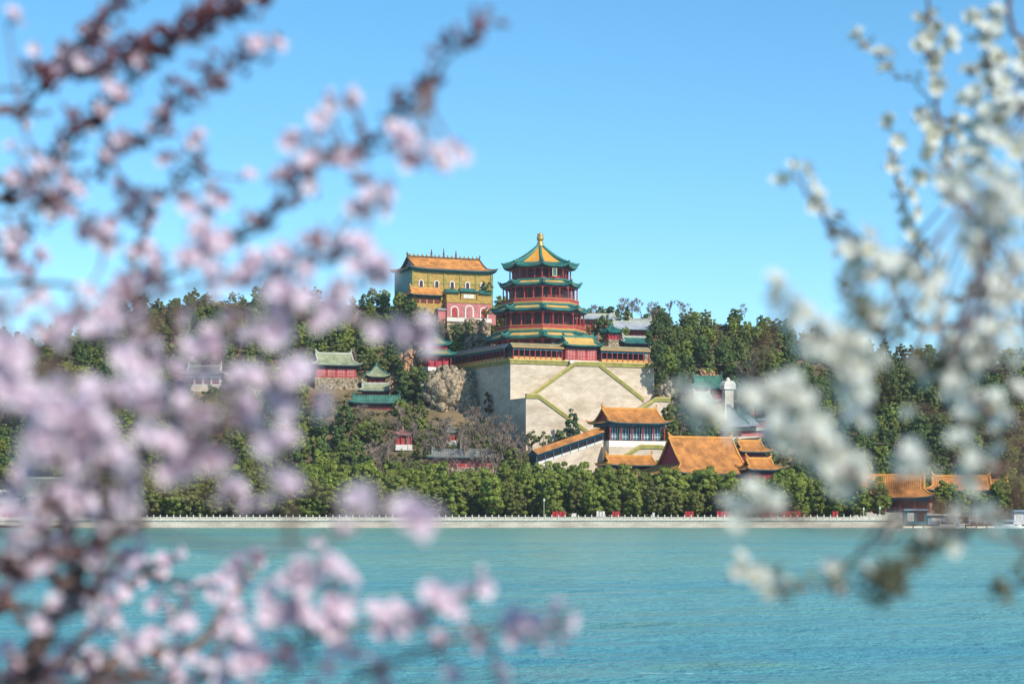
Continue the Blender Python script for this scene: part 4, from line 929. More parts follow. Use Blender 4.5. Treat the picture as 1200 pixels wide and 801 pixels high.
for o in list(sc.objects):
    if o.type == 'EMPTY' and o.parent is None: pass
def clear(x, y, z, h, r, soft=0.0):
    px, pyb = PX(x, y, z); pyt = PX(x, y, z+h)[1]; rp = r*F/y*0.85
    for a, b_, c, d, Y in CLEAR:
        if y < Y and px+rp > a and px-rp < c and pyt < d and pyb > b_-2: return False
    return True
def inside(x, y):
    dx, dy = x-TX, y-TY; u = dx*CT+dy*ST; v = -dx*ST+dy*CT
    if -30 < u < 31 and -47 < v < 26: return True
    if -19 < u < 19 and 62-14+0 < 0: return True
    for (px, Y, L, Wd) in HALLS:
        hx = (px-CX)*Y/F
        if abs(x-hx) < L/2+1 and abs(y-Y) < Wd/2+1.5: return True
    return False
HALLS = [(520,866,38,32),(547,846,26,14),(740,736,26,26),(829,697,34,30),(878,716,14,12),(889,692,14,12),(737,708,22,10),(510,792,16,16),(697,842,20,12),(741,826,20,14),(752,848,14,10),(748,812,16,10),(853,768,8,8),(873,764,19,12),(829,786,18,16),(822,778,12,12),(884,776,16,12),(915,770,14,12),(391,800,20,14),(441,800,12,12),(441,780,20,10),(441,790,14,8),(541,729,26,10),(472,746,8,8),(528,752,6,6),(240,800,18,12),(1047,668,26,18),(1126,685,24,12),(1168,690,12,10),(55,656,26,16),(4,650,14,12)]
TREES = []   # key, x, y, z, s, sx
# front shore rows
for row, (Y0, H0, sp, top) in enumerate(((652.5, 0.80, 6.0, 0), (661, 1.0, 6.4, 0), (671, 1.08, 6.8, 0), (683, 1.05, 7.0, 0))):
    x = -158+row*2.1
    while x < 160:
        Y = Y0+rng.uniform(-1.6, 1.6); z = float(TZ(x, Y)); px = CX+F*x/Y
        s = H0*rng.uniform(0.92, 1.22)*(1.13 if px > 560 else 1.2)
        if row == 0 and rng.random() < 0.12: x += sp; continue
        if px > 930 and row > 0: s *= 0.82
        q_ = rng.random(); key = 'shore' if q_ < 0.5 else 'point' if q_ < 0.76 else 'lime'
        if (px < 300 or px > 1080) and rng.random() < 0.35: key = 'bush'
        ok = not inside(x, Y) and clear(x, Y, z, 12.6*s if key == 'point' else 6.3*s if key == 'bush' else 11.4*s, 2.8*s)
        if not ok:
            for s2 in (0.8*s, 0.62*s):
                if not inside(x, Y) and clear(x, Y, z, 11.4*s2, 2.3*s2): TREES.append(('shore', x, Y, z, s2, 1.1, 'front' if row < 2 else 'back')); break
        else: TREES.append((key, x, Y, z, s, rng.uniform(0.9, 1.12), 'front' if row < 2 else 'back'))
        x += sp*rng.uniform(0.82, 1.15)
# specimen trees of the photograph
def spec(key, px, pyb, Y, s, sx=1.0): x, y, z = P(px, pyb, Y); TREES.append((key, x, y, min(z, float(TZ(x, y))+0.3) if False else z, s, sx, 'spec'))
for a in (('bare', 500, 522, 768, .9), ('bush', 515, 524, 764, .6), ('bare', 530, 526, 762, .8), ('bush', 545, 524, 760, .6), ('bare', 556, 506, 764, 1.2), ('bush', 485, 505, 770, .9), ('bare', 492, 512, 765, 1.1), ('olive', 568, 515, 762, .8), ('bush', 582, 522, 758, .8), ('bare', 575, 518, 758, 1.2), ('bush', 478, 490, 776, .9), ('green', 468, 492, 774, .8)): spec(*a)
spec('blue', 671, 516, 745, 0.88); spec('dark', 656, 522, 743, 0.55); spec('bush', 623, 522, 738, 0.75); spec('brown', 573, 488, 772, 0.95); spec('bush', 637, 524, 735, 0.8)
spec('olive', 487, 470, 786, 1.45, 1.3); spec('cone', 473, 468, 784, 1.2, 1.1); spec('dark', 497, 462, 782, 0.8); spec('bush', 792, 505, 752, 1.5); spec('olive', 782, 505, 748, 1.0)
spec('dark', 700, 396, 815, 0.72); spec('dark', 709, 398, 812, 0.9); spec('dark', 570, 350, 850, 0.7); spec('bare', 562, 402, 826, 0.9); spec('dark', 548, 398, 832, 0.7); spec('dark', 538, 404, 828, 0.8); spec('olive', 566, 355, 850, 0.6)
for px, pyb, Y, s in ((693,378,870,1.0),(699,377,872,.9),(727,372,874,1.1),(733,374,872,1.15),(741,374,872,1.1),(752,374,872,1.1),(761,374,872,1.0),(768,374,872,.9),(785,372,874,.9),(798,372,874,.9),(808,372,874,0.8),(872,462,805,1.6),(886,468,800,1.6),(878,440,815,1.3),(873,372,880,0.8),
                      (505,525,756,0.9),(520,520,742,1.2),(540,530,735,1.3),(556,520,745,1.4),(570,522,742,1.5),(585,520,742,1.4),(598,515,748,1.2),(604,530,735,1.2),(488,522,745,1.1),(575,535,728,1.3),(590,540,725,1.2),(612,540,724,0.9),(555,505,755,1.1),(535,525,752,.8),(500,535,730,1.2),(520,538,728,1.1),(545,540,726,1.2),(565,542,724,1.2),
                      (770,520,742,1.0),(800,515,748,0.9),(905,515,750,1.1),(640,538,722,0.8),(445,520,748,1.1),(455,540,730,1.0),(430,500,760,1.1),(470,500,758,1.0)):
    spec('bare', px, pyb, Y, s)
for k in range(120):
    px, pyb = rng.uniform(432, 622), rng.uniform(485, 552); Y = 795-(pyb-440)*0.66; x = (px-CX)*Y/F; z = float(TZ(x, Y)); key = 'bare' if rng.random() < 0.62 else 'bush' if rng.random() < 0.75 else 'olive'; s = rng.uniform(0.5, 0.95)*(0.8 if key != 'bare' else 1.25)
    if not inside(x, Y) and clear(x, Y, z, 6*s if key != 'bare' else 3, 2*s if key != 'bare' else 0.8): TREES.append((key, x, Y, z-0.2, s, 1.0, 'hill'))
for a in (('dark', 776, 436, 776, .9), ('green', 783, 440, 776, .9), ('dark', 771, 430, 800, 1.0), ('green', 725, 392, 834, .55), ('dark', 769, 396, 822, .75), ('green', 733, 398, 815, .5), ('dark', 760, 404, 806, .55), ('bush', 690, 392, 832, .6), ('green', 470, 372, 838, 1.0), ('dark', 482, 378, 836, .9), ('green', 494, 384, 834, .85), ('olive', 505, 386, 834, .8), ('bush', 515, 388, 834, .8), ('bare', 520, 398, 832, .9), ('bare', 535, 400, 830, 1.0), ('bare', 545, 402, 829, .9), ('bare', 508, 402, 826, .8), ('bush', 570, 372, 838, .6),
          ('bare', 508, 556, 706, .8), ('bare', 522, 557, 706, .9), ('bare', 538, 557, 705, .75), ('bare', 552, 557, 706, .9), ('bare', 567, 557, 706, .85), ('bare', 580, 556, 706, .9), ('bare', 463, 526, 726, .7), ('bare', 478, 527, 726, .75), ('bare', 527, 524, 736, .7)): spec(*a)
# hill woods: jittered grid
cand = []
for Y in np.arange(694, 884, 6.4):
    for x in np.arange(-225, 235, 6.2):
        xx = x+rng.uniform(-2.6, 2.6); yy = Y+rng.uniform(-2.6, 2.6); px = CX+F*xx/yy
        if px < -40 or px > 1240 or inside(xx, yy): continue
        r = rng.random(); patch = math.sin(xx*0.045+1.0)*math.cos(yy*0.06+xx*0.02)
        if px > 780: key = 'dark' if r < 0.36 else 'cone' if r < 0.58 else 'green' if r < 0.72 else 'olive' if r < 0.92 else 'bare' if yy < 800 else 'bush'
        elif px > 430 and yy < 780: key = 'bare' if r < 0.45 else 'bush' if r < 0.7 else 'green' if r < 0.8 else 'olive'
        else: key = 'dark' if r < 0.25 else 'green' if r < 0.5 else 'cone' if r < 0.62 else 'olive' if r < 0.82 else 'bush' if r < 0.92 else 'bare'
        if patch > 0.55 and r < 0.5: key = 'olive'
        s = rng.uniform(0.72, 1.12)*(0.84 if yy > 845 else 1.0)
        if rng.random() < 0.07: continue
        z = float(TZ(xx, yy)); H = {'bush': 6.5, 'dark': 9.5, 'cone': 10.5, 'green': 9, 'olive': 9, 'bare': 9}[key]
        if not clear(xx, yy, z, H*s, 2.4*s):
            if rng.random() < 0.55:
                key = 'bush'; s = rng.uniform(0.35, 0.6)
                if not clear(xx, yy, z, 6.5*s, 2.4*s): continue
            else: continue
        cand.append((key, xx, yy, z-0.3, s, rng.uniform(0.9, 1.15), 'hill'))
# the largest in the picture become trees of their own: those on the near edge of the wood and on open ground
def vis_size(c):
    px, py = PX(c[1], c[2], c[3]); return -c[2]+(40 if 560 < px < 820 else 0)+(25 if px > 780 else 0)
def zone(px, py, Y):
    if px < 180: a = 'far left behind pink blossom'
    elif px < 350: a = 'left of the mossy roofed hall'
    elif px < 455: a = 'right of the mossy roofed hall'
    elif px < 600: a = 'left of the great stone terrace'
    elif px < 690: a = 'below or behind the tower'
    elif px < 790: a = 'between tower and white stele'
    elif px < 930: a = 'around the white stele'
    elif px < 1080: a = 'above the orange shore hall'
    else: a = 'far right behind white blossom'
    h = 'ridge' if py < 385 else 'upper slope' if py < 430 else 'middle slope' if py < 480 else 'lower slope' if py < 540 else 'hill foot'
    return h+', '+a
rankd = sorted(range(len(cand)), key=lambda i: -vis_size(cand[i])); cnt = {}; keep = set()
# every tree whose top stands clear of others first: a coarse visibility test per picture cell
front = {}
for i in sorted(range(len(cand)), key=lambda i: cand[i][2]):
    k, x, y, z, s, sx, _ = cand[i]; px, pt = PX(x, y, z+9*s); cell = (int(px//11), int(pt//9)); 
    if cell not in front: front[cell] = i
pick = sorted(front.values(), key=lambda i: cand[i][2])[:400]
for i in pick:
    k = cand[i][0]
    if sum(cnt.values()) < 330: cnt[k] = cnt.get(k, 0)+1; keep.add(i)
for i in keep:
    TREES.append(cand[i])
rest = {}
for i, c in enumerate(cand):
    if i not in keep: rest.setdefault(c[0], []).append(c)
n_front = 0
sh = sorted([t_ for t_ in TREES if t_[6] == 'front'], key=lambda t_: t_[1])
used = {}
for tr in TREES:
    key, x, y, z, s, sx, wh = tr; px, py = PX(x, y, z+6)
    if wh in ('front', 'back'):
        below = ('below the grey shore hall' if px < 110 else 'under thick pink blossom' if px < 300 else 'left part of the shore row' if px < 430 else 'below the bare wood' if px < 600 else 'below the great terrace' if px < 700 else 'below the blue beamed hall' if px < 780 else 'below the largest orange roof' if px < 910 else 'left of the shore hall' if px < 1010 else 'around the shore hall' if px < 1100 else 'at the right end')
        base_l = '%s, lakeside %s, %s' % (WHO[key], 'front row' if wh == 'front' else 'rear row', below)
    elif wh == 'spec': base_l = '%s, %s' % (WHO[key], zone(px, py, y))
    else: base_l = '%s, %s' % (WHO[key], zone(px, py, y))
    used.setdefault(base_l, []).append(tr)
for lb, lst in used.items():
    lst = sorted(lst, key=lambda q: PX(q[1], q[2], q[3])[0]); n = len(lst)
    grp = ('lakeside trees along the promenade' if 'lakeside' in lb else 'trees on the hillside')
    ordw = ['leftmost', 'second from left', 'third from left', 'fourth from left', 'fifth from left', 'sixth from left']
    for i, tr in enumerate(lst):
        key, x, y, z, s, sx, wh = tr
        L_ = lb if (n == 1 or n > 6) else lb+(', rightmost' if i == n-1 else ', '+ordw[i])
        add_tree(key, x, y, z, s, float(rng.uniform(0, 6.28)), L_, grp, sx)
for key, lst in rest.items():
    if key == 'bare':
        for c in lst: add_tree('bare', c[1], c[2], c[3], c[4]*0.9, float(rng.uniform(0, 6.28)), 'bare grey brown tree, '+zone(*PX(c[1], c[2], c[3]), 0), 'trees on the hillside', c[5])
        continue
    out = []; outn = []
    for _, x, y, z, s, sx, _w in lst:
        kk_ = KINDS[key][int(rng.integers(len(KINDS[key])))]; L4 = kk_[2]; LN = kk_[4]; a = rng.uniform(0, 6.28); ca, sa = math.cos(a), math.sin(a)
        X = L4[..., 0]*ca-L4[..., 1]*sa; Yv = L4[..., 0]*sa+L4[..., 1]*ca
        outn.append(np.stack([LN[:, 0]*ca-LN[:, 1]*sa, LN[:, 0]*sa+LN[:, 1]*ca, LN[:, 2]], -1))
        out.append(np.stack([X*s*sx+x, Yv*s*sx+y, L4[..., 2]*s+z], -1))
    V, Fq = quads(np.concatenate(out)); me_ = np_mesh('hill_wood', V, Fq, [KINDS[key][0][0].materials[0]], smooth=True); me_.normals_split_custom_set_from_vertices(np.repeat(np.concatenate(outn), 4, 0).tolist()); o = link('hill_wood', me_)
    tag(o, 'mass of %ss merging into the wood on the far hillside' % WHO[key], 'wood', kind='stuff')
# low scrub covering the slopes
sx_ = rng.uniform(-230, 240, 9000); sy_ = rng.uniform(693, 884, 9000); keepm = np.array([not inside(a, b_) and clear(a, b_, float(TZ(a, b_)), 1.2, 0.8) for a, b_ in zip(sx_, sy_)])
sx_, sy_ = sx_[keepm], sy_[keepm]; sz_ = TZ(sx_, sy_); N = len(sx_); K = 14
ctr = np.repeat(np.stack([sx_, sy_, sz_+0.3], -1), K, 0); g = rng.normal(size=(N*K, 3))*np.array([0.8, 0.8, 0.4]); ctr = ctr+g
a = rng.normal(size=(N*K, 3)); a /= np.linalg.norm(a, axis=1)[:, None]; b_ = np.cross(a, rng.normal(size=(N*K, 3))); b_ /= np.linalg.norm(b_, axis=1)[:, None]; s = 0.32
V, Fq = quads(np.stack([ctr-a*s-b_*s, ctr+a*s-b_*s, ctr+a*s+b_*s, ctr-a*s+b_*s], 1))
M['scrub'] = leaf('scrub_leaf', (0.10, 0.085, 0.03), (0.20, 0.165, 0.07)); tag(link('scrub', np_mesh('scrub', V, Fq, [M['scrub']])), 'low brownish scrub covering the ground between hillside trees', 'scrub', kind='stuff')
print('TREES', len(TREES), 'cand', len(cand), 'keep', len(keep))
# ================================================================ the two blossoming trees close to the camera
def petal_flower(seed, r, cup, npet=5):
    """one blossom facing +Z: five cupped petals, centre and stamens; material 0 petal, 1 centre, 2 calyx"""
    g = random.Random(seed); mb = MB()
    for k in range(npet):
        a = 2*math.pi*k/npet+g.uniform(-.12, .12); cp = cup+g.uniform(-.15, .15); i0 = len(mb.v); NU, NV = 4, 5
        wmax = r*0.46*g.uniform(0.9, 1.1)
        for i in range(NU+1):
            u = i/NU; d = r*(0.12+0.88*u); wv = wmax*math.sin(math.pi*(0.10+0.78*u))**0.8 if u < 1 else wmax*0.42
            for j in range(NV):
                v = (j/(NV-1))*2-1
                lx = d-0.10*r*(v*v)*u; ly = wv*v; lz = cp*r*(u**1.6)*0.9+0.14*r*v*v+0.03*r*math.sin(5*u+3*v+k)
                mb.v.append((lx*math.cos(a)-ly*math.sin(a), lx*math.sin(a)+ly*math.cos(a), lz))
        for i in range(NU):
            for j in range(NV-1): q = i0+i*NV+j; mb.face((q, q+1, q+NV+1, q+NV), 0)
    mb.lathe([(0.02*r, -0.02*r), (0.16*r, 0.02*r), (0.15*r, 0.10*r), (0.02*r, 0.14*r)], 6, 1)
    for k in range(9):
        a = g.uniform(0, 6.28); d = g.uniform(0.1, 0.32)*r; h = g.uniform(0.28, 0.45)*r
        p = (d*math.cos(a), d*math.sin(a), h); mb.tube([(0, 0, 0.08*r), p], [0.012*r, 0.012*r], 3, 1, False)
        mb.lathe([(0.005*r, -0.03*r), (0.04*r, 0), (0.005*r, 0.03*r)], 4, 1, p)
    mb.lathe([(0.03*r, -0.42*r), (0.13*r, -0.30*r), (0.17*r, -0.12*r), (0.10*r, 0.0)], 6, 2)
    return mb
def bud(seed, r):
    mb = MB(); mb.lathe([(0.05*r, -0.5*r), (0.22*r, -0.3*r), (0.28*r, -0.05*r)], 6, 2); mb.lathe([(0.26*r, -0.1*r), (0.38*r, 0.15*r), (0.34*r, 0.45*r), (0.12*r, 0.72*r), (0.02*r, 0.78*r)], 7, 0); return mb
def petal_mat(name, c, c2, tr=0.42):
    m = mat(name, c, 0.6, var=0.1, vscale=60, c2=c2, spec=0.2, transl=tr); return m
PK = [petal_mat('pink_petal', (0.86, 0.69, 0.81), (0.93, 0.86, 0.91)), mat('magenta_centre', (0.50, 0.12, 0.22), 0.6), mat('pink_calyx', (0.22, 0.05, 0.07), 0.6)]
WH = [petal_mat('white_petal', (0.90, 0.90, 0.83), (0.95, 0.96, 0.92), 0.5), mat('yellow_centre', (0.55, 0.48, 0.08), 0.6), mat('green_calyx', (0.22, 0.20, 0.07), 0.6)]
BK = mat('peach_bark', (0.14, 0.085, 0.075), 0.85, var=0.4, vscale=25, c2=(0.30, 0.20, 0.17), bump=0.4, bscale=60)
BK2 = mat('plum_bark', (0.13, 0.05, 0.045), 0.8, var=0.4, vscale=25, c2=(0.24, 0.14, 0.11), bump=0.4, bscale=60)
M['bud_leaf'] = mat('bud_leaf', (0.12, 0.035, 0.05), 0.7, var=0.4, vscale=30, c2=(0.26, 0.11, 0.12))
M['green_bud_leaf'] = mat('green_bud_leaf', (0.12, 0.11, 0.05), 0.7, var=0.4, vscale=30, c2=(0.25, 0.24, 0.14))

class Blossoming:
    kf = 1.0; nscale = 1.0; fscale = 1.0; bk = 1.0
    def __init__(s, name, label, trunk_pts, trunk_r, bark, fl_mats, r, cup, seed, leaf_m, bud_share=0.12):
        s.rnd = random.Random(seed); s.t = thing(name, label, 'tree', (trunk_pts[0][0], trunk_pts[0][1], 1.40))
        s.o = Vector(s.t.location); s.bark = bark; s.limb = []; s.segs = []; s.fl = []; s.leaf = MB(); s.r = r; s.mats = fl_mats; s.leaf_m = leaf_m; s.bs = bud_share
        s.var = [petal_flower(seed+k, 1.0, cup) for k in range(4)]+[bud(seed+9, 1.0)]
        mb = MB(); pts = []
        P0 = [Vector(p) for p in trunk_pts]
        for i in range(len(P0)-1):
            for j in range(6): f = j/6; pts.append(P0[i].lerp(P0[i+1], f)+Vector((s.rnd.uniform(-.008, .008), s.rnd.uniform(-.008, .008), 0)))
        pts.append(P0[-1]); n = len(pts)
        mb.tube([p-s.o for p in pts], [trunk_r*(1-0.72*k/n)*(1.35 if k == 0 else 1) for k in range(n)], 12); mb.build('trunk', bark, s.t, True)
        s.tr = pts
    def smooth(s, pts, n=5):
        out = []; m = len(pts)
        for i in range(m-1):
            p0 = pts[max(i-1, 0)]; p1 = pts[i]; p2 = pts[i+1]; p3 = pts[min(i+2, m-1)]
            for j in range(n):
                t = j/n; out.append(0.5*((2*p1)+(p2-p0)*t+(2*p0-5*p1+4*p2-p3)*t*t+(3*p1-p0-3*p2+p3)*t**3))
        out.append(pts[-1]); return out
    def branch(s, px_pts, r0, r1, start=None, leaf=0, flowers=0, lseed=0, leaf_s=0.006):
        """px_pts: (px, py, distance) in order from the tree outwards"""
        pts = [Vector(P(*p)) for p in px_pts]
        if start is not None: pts.insert(0, Vector(start))
        else:
            q = min(s.tr, key=lambda a: (a-pts[0]).length); pts.insert(0, q)
        sp = s.smooth(pts); g = random.Random(lseed+len(s.segs)); n = len(sp); r0 *= s.bk
        if min(p[2] for p in px_pts) < 1.75 and r0 < .009: r0 *= 0.4; r1 *= 0.7
        sp = [p+Vector((g.uniform(-1, 1), g.uniform(-1, 1), g.uniform(-1, 1)))*0.0025 if 0 < i < n-1 else p for i, p in enumerate(sp)]
        mb = MB(); mb.tube([p-s.o for p in sp], [r0+(r1-r0)*i/(n-1) for i in range(n)], 7)
        s.cur = mb; s.br.append([mb, sp]); s.segs.append(sp)
        L = sum((sp[i+1]-sp[i]).length for i in range(n-1))
        for k in range(int(leaf)):
            i = g.randrange(int(n*0.25), n); p = sp[i]+Vector((g.uniform(-1, 1), g.uniform(-1, 1), g.uniform(-1, 1)))*0.010
            d = Vector((g.uniform(-1, 1), g.uniform(-1, 1), g.uniform(-0.3, 1))).normalized()
            e = p+d*leaf_s*g.uniform(1, 2.4); s.leaf.tube([p-s.o, p.lerp(e, .5)-s.o, e-s.o], [leaf_s*0.25, leaf_s*0.45, leaf_s*0.08], 4)
        for k in range(int(flowers*0.7)):
            i = g.randrange(int(n*0.2), n); s.flower(sp[i]+Vector((g.uniform(-1, 1), g.uniform(-1, 1), g.uniform(-1, 1))).normalized()*s.r*g.uniform(0.7, 1.5), sp[i])
        return sp
    br = None
    def flower(s, p, base, bias=None, scale=1.0):
        g = s.rnd; d = (p-base); d = d.normalized() if d.length > 1e-6 else Vector((0, -1, 0))
        d = (d*0.8+Vector((0.30, -0.55, 0.32))+Vector((g.uniform(-.5, .5), g.uniform(-.5, .3), g.uniform(-.4, .5)))).normalized()
        k = 4 if g.random() < s.bs else g.randrange(4)
        s.fl.append((p, d, g.uniform(0, 6.28), s.r*g.uniform(0.82, 1.15)*scale, k))
    def cluster(s, px, py, Y, n, spread=1.0, maxtwig=0.30):
        """n blossoms round one point, borne on a short spur from the nearest branch"""
        c = Vector(P(px, py, Y)); g = s.rnd; best = None
        for mb, sp in s.br:
            for q in sp:
                dd = (q-c).length
                if best is None or dd < best[0]: best = (dd, q, mb)
        dd, q, mb = best
        if dd > 0.006:
            m1 = q.lerp(c, 0.5)+Vector((g.uniform(-1, 1), g.uniform(-1, 1), g.uniform(-1, 1)))*dd*0.12
            mb.tube([q-s.o, m1-s.o, c-s.o], [0.0017, 0.0013, 0.0009], 5)
        kf = s.kf; n = max(1, round(n*(0.5 if Y < 1.35 else 0.8)*kf))
        for k in range(n):
            off = Vector((g.gauss(0, 1), g.gauss(0, 1), g.gauss(0, 1))); off = off.normalized()*s.r*spread*(0.75 if Y < 1.35 else s.fscale if Y > 2.05 else 1.0)*(0.75 if n < 3 else 1.15)*g.uniform(0.5, 1.2)
            s.flower(c+off, c, scale=s.nscale if Y < 1.35 else s.fscale if Y > 2.05 else 1.0)
    def finish(s, grp_label):
        for mb, sp in s.br: mb.build('branch', s.bark, s.t, True)
        if s.leaf.v: tag(s.leaf.build('leaf_buds', s.leaf_m, s.t), kind='stuff')
        me = [v.mesh('blossom' if i < 4 else 'bud', s.mats, True) for i, v in enumerate(s.var)]
        arr = [(np.array(v.v), v.f, np.array(v.m)) for v in s.var]
        def vis(f):
            px, py = PX(*f[0]); inside_ = -20 < px < 1220 and -20 < py < 820; return (0 if inside_ else 1, f[0].y)
        s.fl.sort(key=vis); restV = []; restF = []; restM = []; nb = 0
        for i, (p, d, a, r, k) in enumerate(s.fl):
            Rm = d.to_track_quat('Z', 'Y').to_matrix() @ Matrix.Rotation(a, 3, 'Z')
            if i < 100:
                o = link('blossom' if k < 4 else 'bud', me[k], s.t); o.matrix_local = Matrix.Translation(p-s.o) @ Rm.to_4x4() @ Matrix.Scale(r, 4)
            else:
                V, Fc, Mi = arr[k]; W_ = V @ (np.array(Rm).T*r)+np.array(p-s.o); restV.append(W_); restF += [tuple(x+nb for x in f) for f in Fc]; restM.append(Mi); nb += len(V)
        if restV:
            m_ = bpy.data.meshes.new('blossoms'); m_.from_pydata(np.concatenate(restV).tolist(), [], restF)
            for q in s.mats: m_.materials.append(q)
            m_.polygons.foreach_set('material_index', np.concatenate(restM).tolist()); m_.polygons.foreach_set('use_smooth', [True]*len(restF)); m_.update()
            tag(link('blossoms', m_, s.t), grp_label, kind='stuff')
        print(s.t.name, 'flowers', len(s.fl))

# ---- pink tree on the left
pk = Blossoming('pink_blossom_tree', 'pink blossoming peach tree close to the camera on the left, soft out of focus',
    [(-1.05, 2.05, 1.35), (-1.0, 1.95, 2.1), (-0.92, 1.85, 2.7), (-0.85, 1.8, 3.2), (-0.9, 1.85, 3.9)], 0.06, BK, PK, 0.0085, 0.42, 11, M['bud_leaf'], 0.14); pk.br = []; pk.kf = 1.0; pk.nscale = 1.0
B = pk.branch
# upper left twigs, sparse blossoms and dark red buds
B([(-40,112,1.89),(40,92,1.89),(105,80,1.84),(150,62,1.80),(195,48,1.80),(235,28,1.76),(275,8,1.72),(310,-12,1.72)], .0042, .0017, leaf=260, flowers=9, leaf_s=.0065)
B([(-30,135,1.97),(22,130,1.97),(60,85,1.93),(90,56,1.89),(112,38,1.89),(132,12,1.84),(150,-10,1.84)], .0030, .0012, leaf=90, flowers=8)
B([(-40,240,1.89),(30,215,1.89),(75,180,1.84),(88,148,1.80),(112,143,1.80),(140,105,1.80),(170,72,1.80)], .0035, .0013, leaf=110, flowers=9)
B([(-40,260,1.80),(50,240,1.80),(110,200,1.80),(150,172,1.76),(190,143,1.76),(215,110,1.72),(243,96,1.72),(272,72,1.72),(318,58,1.72)], .0036, .0012, leaf=110, flowers=13)
B([(-40,205,1.90),(0,235,1.90),(20,240,1.90)], .004, .003)
B([(-40,330,1.80),(60,330,1.75),(150,345,1.70),(240,300,1.65),(300,270,1.62),(340,235,1.60),(370,195,1.60),(412,172,1.60),(446,155,1.60),(480,122,1.58),(510,90,1.56),(540,52,1.55),(577,26,1.55)], .0050, .0016, leaf=150, leaf_s=.0058)
B([(-40,420,1.90),(60,395,1.85),(140,352,1.80),(165,290,1.80),(185,240,1.80),(225,190,1.80)], .0042, .0014, leaf=30, flowers=14)
B([(-40,300,2.00),(20,285,2.00),(60,240,1.64),(110,265,1.64),(125,272,1.64)], .003, .0012, leaf=50, flowers=8)
B([(-40,400,1.50),(80,372,1.49),(170,352,1.48),(260,330,1.47),(340,310,1.45),(395,290,1.45),(440,320,1.45)], .0050, .0016, leaf=30, flowers=16)
B([(-40,480,1.48),(60,420,1.47),(150,380,1.45),(240,352,1.43),(310,378,1.41),(380,372,1.41),(450,382,1.41),(500,388,1.41)], .0052, .0015, flowers=14)
B([(-40,560,1.38),(40,500,1.32),(120,470,1.26),(200,480,1.20),(260,470,1.20),(310,440,1.20),(360,470,1.20)], .0060, .0018, flowers=20)
B([(-40,620,1.41),(60,570,1.38),(140,540,1.32),(220,520,1.26),(300,500,1.20),(340,560,1.20)], .0055, .0016, flowers=12)
B([(-40,640,1.20),(100,610,1.18),(260,640,1.14),(330,640,1.14),(400,625,1.14),(440,600,1.14),(490,608,1.14)], .0042, .0015)
# the brown forked limb at lower left
low = B([(-60,900,1.50),(10,830,1.49),(42,770,1.48),(62,725,1.48),(85,680,1.48),(112,645,1.48),(132,610,1.48),(150,575,1.48)], .0100, .0050, leaf=40, flowers=24)
B([(-50,860,1.70),(30,800,1.70),(45,745,1.70),(85,712,1.65),(98,660,1.60),(125,640,1.60),(165,600,1.60)], .0065, .003, leaf=60, flowers=6)
B([(-50,720,1.80),(0,700,1.80),(40,735,1.80),(70,690,1.80),(60,650,1.80),(90,625,1.80)], .0045, .002, leaf=60, flowers=14)
B([(-50,790,1.90),(20,765,1.90),(60,790,1.90),(110,775,1.90),(150,800,1.90),(190,770,1.90)], .0042, .0018, leaf=60, flowers=20)
B([(-40,650,1.48),(20,660,1.48),(70,640,1.48),(120,655,1.48)], .0065, .003, leaf=30, flowers=6)
B([(-40,660,1.50),(10,640,1.50),(40,622,1.50),(90,600,1.50),(140,560,1.50),(170,520,1.50)], .0075, .002, flowers=10)
B([(140,770,1.75),(220,762,1.80),(262,715,1.85),(280,690,1.90),(296,662,1.90)], .0062, .0015, start=low[6], flowers=14)
B([(110,740,1.90),(150,690,2.00),(185,665,2.05),(205,652,2.10)], .0045, .0015, start=low[12], flowers=14)
B([(160,800,1.60),(260,790,1.50),(340,760,1.49),(400,740,1.48),(460,722,1.47),(520,712,1.45),(562,684,1.45)], .0058, .0015, start=low[3], flowers=22)
B([(300,820,1.49),(420,790,1.47),(480,770,1.45),(552,742,1.45),(606,732,1.45),(632,742,1.45),(660,728,1.45)], .0050, .0014, start=low[2], flowers=8)
B([(60,800,1.70),(100,770,1.80),(170,745,1.90),(230,700,1.90)], .0045, .0015, start=low[4], flowers=16)
B([(200,860,1.50),(330,800,1.49),(380,700,1.50),(390,660,1.50),(345,675,1.50)], .004, .0014, start=low[1], flowers=12)
C_ = pk.cluster
